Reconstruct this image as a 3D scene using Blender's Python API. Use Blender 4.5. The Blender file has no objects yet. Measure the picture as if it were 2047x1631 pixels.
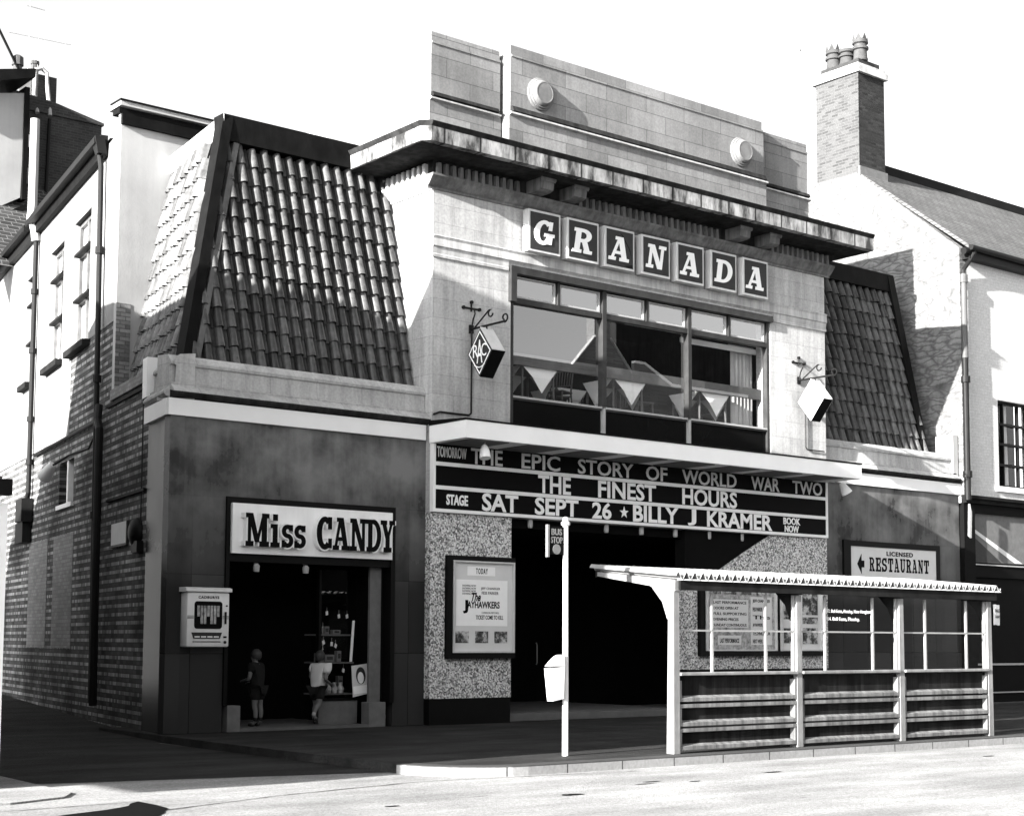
import bpy, bmesh, math, random
from mathutils import Vector, Matrix
R = math.radians
random.seed(7)
scene = bpy.context.scene
COL = scene.collection

# ------------------------------------------------------------------ camera
cam_d = bpy.data.cameras.new("camera")
cam_d.sensor_width = 36.0
cam_d.lens = 55.455
cam_d.shift_y = 0.0917
cam_d.clip_start = 0.1
cam_d.clip_end = 3000
cam = bpy.data.objects.new("camera", cam_d)
COL.objects.link(cam)
_yaw, _pit, _rol = 0.68007367, 0.08751294, 0.00462189
_f = Vector((math.sin(_yaw) * math.cos(_pit), math.cos(_yaw) * math.cos(_pit), math.sin(_pit)))
_r = Vector((math.cos(_yaw), -math.sin(_yaw), 0.0))
_u = _r.cross(_f)
_r2 = _r * math.cos(_rol) + _u * math.sin(_rol)
_u2 = -_r * math.sin(_rol) + _u * math.cos(_rol)
_m = Matrix((_r2, _u2, -_f)).transposed().to_4x4()
_m.translation = Vector((0.0, -23.67, 1.55))
cam.matrix_world = _m
scene.camera = cam

# ------------------------------------------------------------------ light
SUN_TRAVEL = Vector((1.0, 0.155, -0.30)).normalized()      # low sun from the left, grazing the front
sun_el = math.asin(-SUN_TRAVEL.z)
sun_to = -SUN_TRAVEL
sun_d = bpy.data.lights.new("sun", 'SUN')
sun_d.energy = 4.5
sun_d.angle = R(0.5)
sun_d.color = (1.0, 0.985, 0.96)
sun = bpy.data.objects.new("sun", sun_d)
COL.objects.link(sun)
sun.rotation_euler = SUN_TRAVEL.to_track_quat('-Z', 'Y').to_euler()
sun.location = (-30, -10, 30)

world = bpy.data.worlds.new("World")
scene.world = world
world.use_nodes = True
wn = world.node_tree.nodes
wl = world.node_tree.links
for n in list(wn):
    wn.remove(n)
w_out = wn.new('ShaderNodeOutputWorld')
w_bg = wn.new('ShaderNodeBackground')
w_bw = wn.new('ShaderNodeRGBToBW')
w_sky = wn.new('ShaderNodeTexSky')
w_sky.sky_type = 'NISHITA'
w_sky.sun_disc = False
w_sky.sun_elevation = sun_el
w_sky.sun_rotation = math.atan2(sun_to.x, sun_to.y)
w_sky.air_density = 1.0
w_sky.dust_density = 2.5
w_sky.ozone_density = 1.0
wl.new(w_sky.outputs[0], w_bw.inputs[0])
wl.new(w_bw.outputs[0], w_bg.inputs['Color'])
w_bg.inputs['Strength'].default_value = 0.088
wl.new(w_bg.outputs[0], w_out.inputs['Surface'])

scene.view_settings.view_transform = 'Standard'
scene.view_settings.look = 'None'
scene.view_settings.gamma = 1.0
scene.view_settings.exposure = 2.6
scene.cycles.max_bounces = 8
scene.cycles.transparent_max_bounces = 12

# ------------------------------------------------------------------ materials
def _nodes(name):
    m = bpy.data.materials.new(name)
    m.use_nodes = True
    nt = m.node_tree
    for n in list(nt.nodes):
        nt.nodes.remove(n)
    out = nt.nodes.new('ShaderNodeOutputMaterial')
    b = nt.nodes.new('ShaderNodeBsdfPrincipled')
    nt.links.new(b.outputs[0], out.inputs['Surface'])
    return m, nt, b, out

def _pos(nt, ang=0.0, scale=(1, 1, 1), wall=False):
    """world position; wall=True turns it so that x runs along the wall (ang) and y is height"""
    g = nt.nodes.new('ShaderNodeNewGeometry')
    src = g.outputs['Position']
    if wall:
        d = nt.nodes.new('ShaderNodeVectorMath'); d.operation = 'DOT_PRODUCT'
        nt.links.new(src, d.inputs[0]); d.inputs[1].default_value = (math.cos(ang), math.sin(ang), 0)
        s = nt.nodes.new('ShaderNodeSeparateXYZ'); nt.links.new(src, s.inputs[0])
        c = nt.nodes.new('ShaderNodeCombineXYZ')
        nt.links.new(d.outputs['Value'], c.inputs[0]); nt.links.new(s.outputs['Z'], c.inputs[1])
        src = c.outputs[0]
    mp = nt.nodes.new('ShaderNodeMapping')
    nt.links.new(src, mp.inputs[0]); mp.inputs['Scale'].default_value = scale
    return mp.outputs[0]

def _noise(nt, vec, scale, detail=4, rough=0.55):
    n = nt.nodes.new('ShaderNodeTexNoise')
    nt.links.new(vec, n.inputs['Vector'])
    n.inputs['Scale'].default_value = scale
    n.inputs['Detail'].default_value = detail
    n.inputs['Roughness'].default_value = rough
    return n.outputs['Fac']

def _ramp(nt, fac, stops):
    r = nt.nodes.new('ShaderNodeValToRGB')
    nt.links.new(fac, r.inputs[0])
    while len(r.color_ramp.elements) < len(stops):
        r.color_ramp.elements.new(0.5)
    for e, (p, v) in zip(r.color_ramp.elements, stops):
        e.position = p
        e.color = (v, v, v, 1)
    return r.outputs['Color']

def _mix(nt, a, b, fac, mode='MULTIPLY'):
    m = nt.nodes.new('ShaderNodeMix'); m.data_type = 'RGBA'; m.blend_type = mode
    ins = [i for i in m.inputs if i.type == 'RGBA']
    for sock, v in ((ins[0], a), (ins[1], b)):
        if isinstance(v, (int, float)):
            sock.default_value = (v, v, v, 1)
        else:
            nt.links.new(v, sock)
    f = [i for i in m.inputs if i.name == 'Factor' and i.type == 'VALUE'][0]
    if isinstance(fac, (int, float)):
        f.default_value = fac
    else:
        nt.links.new(fac, f)
    return [o for o in m.outputs if o.type == 'RGBA'][0]

def _bump(nt, b, h, strength, dist=0.02):
    n = nt.nodes.new('ShaderNodeBump')
    n.inputs['Strength'].default_value = strength
    n.inputs['Distance'].default_value = dist
    nt.links.new(h, n.inputs['Height'])
    nt.links.new(n.outputs[0], b.inputs['Normal'])

def plain(name, v, rough=0.7, spec=0.3, var=0.25, scale=2.5, bump=0.0, streak=0.0, metal=0.0):
    m, nt, b, out = _nodes(name)
    p = _pos(nt)
    c = _ramp(nt, _noise(nt, p, scale, 6, 0.6), [(0.25, v * (1 - var)), (0.75, min(0.95, v * (1 + var)))])
    if streak:
        ps = _pos(nt, scale=(7, 7, 0.5))
        c = _mix(nt, c, _ramp(nt, _noise(nt, ps, 1.0, 5, 0.65), [(0.38, 1 - streak), (0.62, 1.0)]), 1.0)
    nt.links.new(c, b.inputs['Base Color'])
    b.inputs['Roughness'].default_value = rough
    b.inputs['Specular IOR Level'].default_value = spec
    b.inputs['Metallic'].default_value = metal
    if bump:
        _bump(nt, b, _noise(nt, p, scale * 14, 5, 0.6), bump, 0.01)
    return m

def masonry(name, v1, v2, mortar, w, h, ang=0.0, joint=0.01, rough=0.85, stain=0.3, bump=0.4, contrast=None, streak=0.0, offset=0.5, spec=0.2, bias=0.0):
    m, nt, b, out = _nodes(name)
    p = _pos(nt, ang, wall=True)
    t = nt.nodes.new('ShaderNodeTexBrick')
    # slightly wavy courses
    nt.links.new(p, t.inputs['Vector'])
    t.inputs['Color1'].default_value = (v1, v1, v1, 1)
    t.inputs['Color2'].default_value = (v2, v2, v2, 1)
    t.inputs['Mortar'].default_value = (mortar, mortar, mortar, 1)
    t.inputs['Scale'].default_value = 1.0
    t.inputs['Mortar Size'].default_value = joint
    t.inputs['Mortar Smooth'].default_value = 0.3
    t.inputs['Bias'].default_value = bias
    t.inputs['Brick Width'].default_value = w
    t.inputs['Row Height'].default_value = h
    t.offset = offset
    g = _pos(nt)
    c = t.outputs['Color']
    c = _mix(nt, c, _ramp(nt, _noise(nt, g, 0.7, 7, 0.62), [(0.3, 1 - stain), (0.7, 1.0)]), 1.0)
    c = _mix(nt, c, _ramp(nt, _noise(nt, g, 22, 4, 0.6), [(0.3, 0.82), (0.7, 1.1)]), 1.0)
    if streak:
        ps = _pos(nt, scale=(5, 5, 0.35))
        c = _mix(nt, c, _ramp(nt, _noise(nt, ps, 1.0, 6, 0.65), [(0.40, 1 - streak), (0.60, 1.0)]), 1.0)
    nt.links.new(c, b.inputs['Base Color'])
    b.inputs['Roughness'].default_value = rough
    b.inputs['Specular IOR Level'].default_value = spec
    inv = nt.nodes.new('ShaderNodeMath'); inv.operation = 'SUBTRACT'; inv.inputs[0].default_value = 1.0
    nt.links.new(t.outputs['Fac'], inv.inputs[1])
    _bump(nt, b, inv.outputs[0], bump, 0.01)
    return m

ALLEY = R(11.5)
A_ANG = math.pi / 2 - ALLEY           # direction of the side wall as an angle from +x
M = {}
M['ashlar'] = masonry('ashlar_stone', 0.57, 0.49, 0.38, 0.95, 0.36, 0.0, 0.006, stain=0.30, bump=0.25, streak=0.22)
M['ashlar_side'] = masonry('ashlar_stone_side', 0.44, 0.38, 0.31, 0.95, 0.36, math.pi / 2, 0.006, stain=0.25, bump=0.25, streak=0.15)
M['attic'] = masonry('attic_stone', 0.31, 0.21, 0.13, 1.15, 0.39, 0.0, 0.008, stain=0.40, bump=0.3, streak=0.14)
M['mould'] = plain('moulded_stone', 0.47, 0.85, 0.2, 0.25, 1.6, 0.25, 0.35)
M['mould_dark'] = plain('dark_moulded_stone', 0.17, 0.9, 0.1, 0.4, 2.0, 0.25, 0.4)  # darker tone for the front mouldings and brackets
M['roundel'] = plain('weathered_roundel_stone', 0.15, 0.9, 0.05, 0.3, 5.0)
M['soot_shade'] = plain('soot_shade_stone', 0.03, 0.9, 0.05, 0.5, 2.2, 0.3, 0.5)  # dirt on the ledges, painted shade on the soffit and frieze

def sooted_edge():
    m, nt, b, out = _nodes('cornice_edge_stone')
    p = _pos(nt, 0.0, wall=True)
    c = _ramp(nt, _noise(nt, _pos(nt), 1.3, 5), [(0.3, 0.24), (0.7, 0.44)])
    t = nt.nodes.new('ShaderNodeTexBrick')
    nt.links.new(p, t.inputs['Vector'])
    t.inputs['Color1'].default_value = (1, 1, 1, 1); t.inputs['Color2'].default_value = (0.85, 0.85, 0.85, 1)
    t.inputs['Mortar'].default_value = (0.12, 0.12, 0.12, 1)
    t.inputs['Scale'].default_value = 1.0; t.inputs['Mortar Size'].default_value = 0.035; t.inputs['Mortar Smooth'].default_value = 0.7
    t.inputs['Brick Width'].default_value = 0.83; t.inputs['Row Height'].default_value = 9.0
    c = _mix(nt, c, t.outputs['Color'], 1.0)
    ps = _pos(nt, scale=(3.2, 3.2, 0.9))
    c = _mix(nt, c, _ramp(nt, _noise(nt, ps, 1.0, 7, 0.7), [(0.40, 0.12), (0.60, 1.0)]), 1.0)
    nt.links.new(c, b.inputs['Base Color'])
    b.inputs['Roughness'].default_value = 0.9
    b.inputs['Specular IOR Level'].default_value = 0.1
    return m
M['edge'] = sooted_edge()

M['render'] = plain('pale_render', 0.34, 0.85, 0.1, 0.14, 0.8, 0.3, 0.05)
M['paint'] = plain('white_paint', 0.82, 0.5, 0.3, 0.05, 1.5)
M['brickpaint'] = masonry('painted_brickwork', 0.56, 0.52, 0.46, 0.23, 0.075, 0.0, 0.006, stain=0.08, bump=0.25)
M['sunlit_coat'] = plain('side_sunlit_coat', 0.20, 0.9, 0.1, 0.16, 1.2, 0.4, 0.12)  # pale tone painted for sun glare on the side wall

def alley_brick():
    m, nt, b, out = _nodes('mottled_brick')
    p = _pos(nt, A_ANG, wall=True)
    def bt(c1, c2, w, off, bias):
        t = nt.nodes.new('ShaderNodeTexBrick')
        nt.links.new(p, t.inputs['Vector'])
        t.inputs['Color1'].default_value = (c1,) * 3 + (1,); t.inputs['Color2'].default_value = (c2,) * 3 + (1,)
        t.inputs['Mortar'].default_value = (0.06, 0.06, 0.06, 1)
        t.inputs['Scale'].default_value = 1.0; t.inputs['Mortar Size'].default_value = 0.008
        t.inputs['Mortar Smooth'].default_value = 0.2; t.inputs['Bias'].default_value = bias
        t.inputs['Brick Width'].default_value = w; t.inputs['Row Height'].default_value = 0.078
        t.offset = off
        return t
    t1 = bt(0.05, 0.12, 0.24, 0.5, 0.0)
    t2 = bt(0.10, 0.46, 0.12, 0.5, 0.1)
    # every second course is laid in paler bricks
    s = nt.nodes.new('ShaderNodeSeparateXYZ'); nt.links.new(p, s.inputs[0])
    d = nt.nodes.new('ShaderNodeMath'); d.operation = 'MULTIPLY'; d.inputs[1].default_value = 0.5 / 0.078
    nt.links.new(s.outputs[1], d.inputs[0])
    fr = nt.nodes.new('ShaderNodeMath'); fr.operation = 'FRACT'; nt.links.new(d.outputs[0], fr.inputs[0])
    gt = nt.nodes.new('ShaderNodeMath'); gt.operation = 'GREATER_THAN'; gt.inputs[1].default_value = 0.5
    nt.links.new(fr.outputs[0], gt.inputs[0])
    c = _mix(nt, t1.outputs['Color'], t2.outputs['Color'], gt.outputs[0], 'MIX')
    g = _pos(nt)
    c = _mix(nt, c, _ramp(nt, _noise(nt, g, 0.55, 7, 0.62), [(0.32, 0.5), (0.68, 1.1)]), 1.0)
    # soot-blackened patches
    c = _mix(nt, c, _ramp(nt, _noise(nt, _pos(nt, scale=(.5, .5, .8)), 1.0, 5), [(0.36, 0.35), (0.52, 1.0)]), 1.0)
    nt.links.new(c, b.inputs['Base Color'])
    b.inputs['Roughness'].default_value = 0.9; b.inputs['Specular IOR Level'].default_value = 0.15
    inv = nt.nodes.new('ShaderNodeMath'); inv.operation = 'SUBTRACT'; inv.inputs[0].default_value = 1.0
    nt.links.new(t1.outputs['Fac'], inv.inputs[1])
    _bump(nt, b, inv.outputs[0], 0.5, 0.012)
    return m
M['brick_alley'] = alley_brick()
M['brick_infill'] = masonry('pale_infill_brick', 0.26, 0.18, 0.16, 0.23, 0.078, A_ANG, 0.008, stain=0.3, bump=0.4)
M['brick_quoin'] = masonry('quoin_brick', 0.14, 0.36, 0.12, 0.23, 0.078, 0.0, 0.008, stain=0.3, bump=0.4)
M['brick_dark'] = masonry('sooty_brick', 0.035, 0.055, 0.07, 0.23, 0.075, 0.0, 0.009, stain=0.4, bump=0.5)
M['brick_chim_side'] = masonry('sunlit_chimney_brick', 0.075, 0.022, 0.085, 0.23, 0.078, math.pi / 2, 0.012, stain=0.2, bump=0.5, bias=-0.35)
M['brick_chim'] = masonry('shaded_chimney_brick', 0.018, 0.045, 0.03, 0.23, 0.078, 0.0, 0.010, stain=0.4, bump=0.5)

def rubble():
    m, nt, b, out = _nodes('rubble_stone')
    p = _pos(nt, math.pi / 2, scale=(2.1, 7.5, 1), wall=True)
    g = _pos(nt)
    dn = nt.nodes.new('ShaderNodeVectorMath'); dn.operation = 'MULTIPLY_ADD'; nz = nt.nodes.new('ShaderNodeTexNoise'); nz.inputs['Scale'].default_value = 2.6; nz.inputs['Detail'].default_value = 4; nt.links.new(g, nz.inputs['Vector'])
    nt.links.new(nz.outputs['Color'], dn.inputs[0]); dn.inputs[1].default_value = (.9, 1.6, 0); nt.links.new(p, dn.inputs[2]); p = dn.outputs[0]
    v = nt.nodes.new('ShaderNodeTexVoronoi'); v.feature = 'DISTANCE_TO_EDGE'
    v.inputs['Scale'].default_value = 1.0
    nt.links.new(p, v.inputs['Vector'])
    c = _ramp(nt, v.outputs['Distance'], [(0.0, 0.085), (0.16, 0.185)])
    c = _mix(nt, c, _ramp(nt, _noise(nt, g, 5, 6, 0.65), [(0.3, 0.55), (0.7, 1.15)]), 1.0)
    nt.links.new(c, b.inputs['Base Color'])
    b.inputs['Roughness'].default_value = 0.95
    _bump(nt, b, v.outputs['Distance'], 0.6, 0.05)
    return m
M['rubble'] = rubble()

def vitrolite():
    m, nt, b, out = _nodes('stained_black_glass')
    p = _pos(nt, 0.0, wall=True)
    g = _pos(nt)
    t = nt.nodes.new('ShaderNodeTexBrick'); nt.links.new(p, t.inputs['Vector'])
    t.inputs['Color1'].default_value = (0.040, 0.040, 0.040, 1); t.inputs['Color2'].default_value = (0.014, 0.014, 0.014, 1)
    t.inputs['Mortar'].default_value = (0.006, 0.006, 0.006, 1)
    t.inputs['Scale'].default_value = 1.0; t.inputs['Mortar Size'].default_value = 0.006
    t.inputs['Brick Width'].default_value = 0.88; t.inputs['Row Height'].default_value = 1.31; t.offset = 0.0
    c = t.outputs['Color']
    # limescale blooms and runs left by the rain on the upper panels
    bl = _ramp(nt, _noise(nt, g, 0.8, 6, 0.6), [(0.36, 0.0), (0.66, 1.0)])
    rn = _ramp(nt, _noise(nt, _pos(nt, scale=(2.6, 2.6, 0.30)), 1.0, 6, 0.6), [(0.42, 0.0), (0.60, 1.0)])
    s = nt.nodes.new('ShaderNodeSeparateXYZ'); nt.links.new(g, s.inputs[0])
    mr = nt.nodes.new('ShaderNodeMapRange'); mr.inputs['From Min'].default_value = 2.4; mr.inputs['From Max'].default_value = 4.6
    nt.links.new(s.outputs['Z'], mr.inputs['Value'])
    k = _mix(nt, bl, rn, 0.25, 'ADD')
    k = _mix(nt, k, mr.outputs[0], 1.0, 'MULTIPLY')
    c = _mix(nt, c, 0.19, k, 'MIX')
    nt.links.new(c, b.inputs['Base Color'])
    nt.links.new(_ramp(nt, k, [(0.0, 0.22), (1.0, 0.5)]), b.inputs['Roughness'])
    b.inputs['Specular IOR Level'].default_value = 0.22
    return m
M['vitrolite'] = vitrolite()

def pebble():
    m, nt, b, out = _nodes('pebbledash')
    g = _pos(nt)
    v = nt.nodes.new('ShaderNodeTexVoronoi'); v.inputs['Scale'].default_value = 33
    nt.links.new(g, v.inputs['Vector'])
    c = _ramp(nt, v.outputs['Color'], [(0.20, 0.08), (0.40, 0.32), (0.64, 0.76)])
    c = _mix(nt, c, _ramp(nt, _noise(nt, g, 30, 3), [(0.35, 0.55), (0.6, 1.1)]), 1.0)
    nt.links.new(c, b.inputs['Base Color'])
    b.inputs['Roughness'].default_value = 0.8
    _bump(nt, b, v.outputs['Distance'], 0.6, 0.02)
    return m
M['pebble'] = pebble()

M['tile'] = plain('glazed_pantile', 0.072, 0.34, 0.26, 0.6, 5.0, 0.12)
M['tile_pale'] = plain('sunlit_pantile', 0.13, 0.5, 0.2, 0.4, 6.0, 0.1)
M['lead'] = plain('dark_lead', 0.006, 0.6, 0.06, 0.5, 3.0, 0.2, 0.3)
M['lead_worn'] = plain('worn_lead', 0.11, 0.6, 0.3, 0.5, 4.0, 0.2, 0.3)
M['black'] = plain('black_paint', 0.003, 0.5, 0.12, 0.3, 2.0)
M['dark_pipe'] = plain('dark_iron_pipe', 0.006, 0.55, 0.2, 0.3, 4.0, 0.1)
M['grey_pipe'] = plain('grey_painted_pipe', 0.07, 0.6, 0.3, 0.2, 4.0)
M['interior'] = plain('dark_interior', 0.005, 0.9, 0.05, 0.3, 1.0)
M['frame'] = plain('brown_window_frame', 0.03, 0.5, 0.25, 0.4, 5.0, 0.1, 0.3)
M['alu'] = plain('dull_aluminium', 0.34, 0.4, 0.5, 0.15, 5.0)
M['spandrel'] = plain('black_spandrel_glass', 0.005, 0.15, 0.12, 0.2, 1.0)
M['cloth'] = plain('white_tablecloth', 0.93, 0.9, 0.1, 0.04, 3.0)
M['curtain'] = plain('pale_curtain', 0.55, 0.9, 0.1, 0.12, 2.0, 0, 0.25)
M['wood'] = plain('dark_wood', 0.09, 0.5, 0.3, 0.3, 6.0)
M['rail'] = plain('wooden_rail', 0.12, 0.5, 0.3, 0.25, 4.0)
M['lettering_white'] = plain('white_letter', 0.84, 0.5, 0.3, 0.02, 3.0)
M['lettering_shaded'] = plain('shaded_letter', 0.58, 0.5, 0.3, 0.05, 3.0)  # top row letters toned grey for the canopy's shade
M['lettering_black'] = plain('black_letter', 0.004, 0.5, 0.05, 0.1, 3.0)
M['letterbox_face'] = plain('dark_sign_face', 0.030, 0.45, 0.15, 0.2, 7.0)
M['letterbox_side'] = plain('pale_sign_casing', 0.55, 0.5, 0.3, 0.08, 3.0, 0, 0.12)
M['board_black'] = plain('black_sign_board', 0.004, 0.6, 0.05, 0.2, 2.0)
M['sign_white'] = plain('white_sign_board', 0.88, 0.5, 0.3, 0.05, 2.0, 0, 0.05)
M['sign_grey'] = plain('pale_grey_sign_board', 0.62, 0.5, 0.3, 0.06, 3.0)
M['paper'] = plain('poster_paper', 0.60, 0.8, 0.1, 0.06, 5.0)
M['paper_white'] = plain('white_paper', 0.86, 0.8, 0.1, 0.04, 5.0)
def photo():
    m, nt, b, out = _nodes('printed_photograph')
    c = _ramp(nt, _noise(nt, _pos(nt), 7.0, 6, 0.65), [(0.42, 0.01), (0.50, 0.10), (0.60, 0.5)])
    nt.links.new(c, b.inputs['Base Color']); b.inputs['Roughness'].default_value = 0.6
    return m
M['photo'] = photo()
M['enamel'] = plain('white_enamel', 0.70, 0.4, 0.3, 0.06, 3.0, 0, 0.08)
M['post'] = plain('pale_painted_concrete', 0.22, 0.8, 0.1, 0.22, 4.0, 0.3, 0.25)
M['panel'] = plain('stained_concrete_panel', 0.016, 0.85, 0.1, 0.6, 2.5, 0.3, 0.75)
M['panel_rim'] = plain('streaked_concrete_rim', 0.19, 0.85, 0.2, 0.25, 2.0, 0.2, 0.6)
M['asbestos'] = plain('corrugated_cement_sheet', 0.24, 0.85, 0.1, 0.3, 2.2, 0.3)
M['beam'] = plain('weathered_beam', 0.012, 0.8, 0.1, 0.7, 3.0, 0.2, 0.3)
M['bar'] = plain('pale_glazing_bar', 0.25, 0.6, 0.3, 0.2, 5.0)
M['skin'] = plain('skin', 0.11, 0.6, 0.3, 0.05, 6.0)
M['hair'] = plain('dark_hair', 0.03, 0.6, 0.3, 0.2, 30.0)
M['shirt'] = plain('white_shirt', 0.48, 0.9, 0.1, 0.05, 6.0)
M['dark_cloth'] = plain('dark_cloth', 0.012, 0.9, 0.1, 0.2, 6.0)
M['shoe'] = plain('black_shoe', 0.015, 0.4, 0.4, 0.1, 6.0)
M['sock'] = plain('grey_sock', 0.30, 0.9, 0.1, 0.1, 9.0)
M['pot'] = plain('pale_clay_pot', 0.05, 0.8, 0.2, 0.25, 5.0, 0.1)
M['pot_dark'] = plain('sooted_clay_pot', 0.05, 0.7, 0.3, 0.5, 6.0, 0.1)
M['slate'] = masonry('slate_roofing', 0.10, 0.14, 0.03, 0.30, 0.10, 0.0, 0.010, stain=0.3, bump=0.6)
M['slate_old'] = masonry('old_slate_roofing', 0.03, 0.06, 0.16, 0.32, 0.13, 0.0, 0.012, stain=0.3, bump=0.5)
M['wire'] = plain('thin_cable', 0.02, 0.6, 0.2, 0.2, 5.0)
M['aerial'] = plain('aerial_rod', 0.38, 0.5, 0.3, 0.1, 5.0)
M['lamp_shade'] = plain('white_lamp_shade', 0.82, 0.35, 0.5, 0.03, 4.0)
M['stall'] = plain('grey_stall_riser', 0.13, 0.7, 0.2, 0.2, 7.0)
M['step'] = plain('worn_step', 0.10, 0.7, 0.3, 0.25, 3.0)
M['goods'] = plain('shop_goods', 0.30, 0.5, 0.3, 0.8, 12.0)

def glass(name, refl, tint=1.0):
    m, nt, b, out = _nodes(name)
    nt.nodes.remove(b)
    t = nt.nodes.new('ShaderNodeBsdfTransparent'); t.inputs[0].default_value = (tint, tint, tint, 1)
    g = nt.nodes.new('ShaderNodeBsdfGlossy'); g.inputs['Roughness'].default_value = 0.0
    g.inputs['Color'].default_value = (1, 1, 1, 1)
    fr = nt.nodes.new('ShaderNodeLayerWeight'); fr.inputs['Blend'].default_value = 0.5
    ad = nt.nodes.new('ShaderNodeMath'); ad.operation = 'MULTIPLY_ADD'
    nt.links.new(fr.outputs['Facing'], ad.inputs[0]); ad.inputs[1].default_value = refl; ad.inputs[2].default_value = refl * 0.55
    mx = nt.nodes.new('ShaderNodeMixShader')
    nt.links.new(ad.outputs[0], mx.inputs[0]); nt.links.new(t.outputs[0], mx.inputs[1]); nt.links.new(g.outputs[0], mx.inputs[2])
    nt.links.new(mx.outputs[0], out.inputs['Surface'])
    return m
M['glass'] = glass('plate_glass', 0.28)
M['glass_vent'] = glass('vent_glass', 0.38)
M['glass_clear'] = glass('clear_glass', 0.05)
M['glass_shop'] = glass('shop_glass', 0.06)

def tiles(name, v, rough, spec):
    m, nt, b, out = _nodes(name)
    g = nt.nodes.new('ShaderNodeNewGeometry')
    c = _ramp(nt, g.outputs['Random Per Island'], [(0.0, v * .45), (0.5, v), (1.0, v * 1.5)])
    c = _mix(nt, c, _ramp(nt, _noise(nt, _pos(nt), 9, 6, 0.65), [(0.3, .45), (0.65, 1.15)]), 1.0)
    nt.links.new(c, b.inputs['Base Color'])
    nt.links.new(_ramp(nt, _noise(nt, _pos(nt), 5, 4), [(0.35, rough * .8), (0.65, rough * 1.4)]), b.inputs['Roughness'])
    b.inputs['Specular IOR Level'].default_value = spec
    _bump(nt, b, _noise(nt, _pos(nt), 60, 5, 0.6), .12, 0.01)
    return m
M['tile'] = tiles('glazed_pantile', 0.066, 0.34, 0.28)
M['tile_pale'] = tiles('sunlit_pantile', 0.13, 0.5, 0.2)  # side slope tiles painted paler for the sun that strikes them

def ground(name, v, patch, fine, scale=1.0):
    m, nt, b, out = _nodes(name)
    g = _pos(nt)
    c = _ramp(nt, _noise(nt, g, 38, 5, 0.8), [(0.3, v * (1 - fine)), (0.7, v * (1 + fine))])
    c = _mix(nt, c, _ramp(nt, _noise(nt, _pos(nt, scale=(.35, 1.6, 1)), 1.0, 6, 0.65), [(0.35, 1 - patch), (0.65, 1.1)]), 1.0)
    c = _mix(nt, c, _ramp(nt, _noise(nt, g, 0.45 * scale, 7, 0.6), [(0.3, 1 - patch), (0.7, 1.05)]), 1.0)
    # tar spots and worn dark blotches drawn out along the street
    c = _mix(nt, c, _ramp(nt, _noise(nt, _pos(nt, scale=(0.9, 2.4, 1)), 1.3, 4, 0.5), [(0.24, 0.35), (0.31, 1.0)]), 1.0)
    nt.links.new(c, b.inputs['Base Color'])
    b.inputs['Roughness'].default_value = 0.9; b.inputs['Specular IOR Level'].default_value = 0.2
    _bump(nt, b, _noise(nt, g, 30, 6, 0.8), 0.9, 0.04)
    return m
M['road'] = ground('road_surface', 0.34, 0.30, 0.55)
M['alley_road'] = ground('alley_surface', 0.036, 0.62, 0.9, 2.0)
M['pavement'] = ground('pavement_surface', 0.042, 0.62, 0.9, 2.2)
M['kerb'] = masonry('kerb_stone', 0.34, 0.28, 0.06, 0.95, 2.0, 0.0, 0.012, stain=0.35, bump=0.5)
M['tar'] = plain('tar', 0.004, 0.7, 0.05, 0.3, 5.0)

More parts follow.
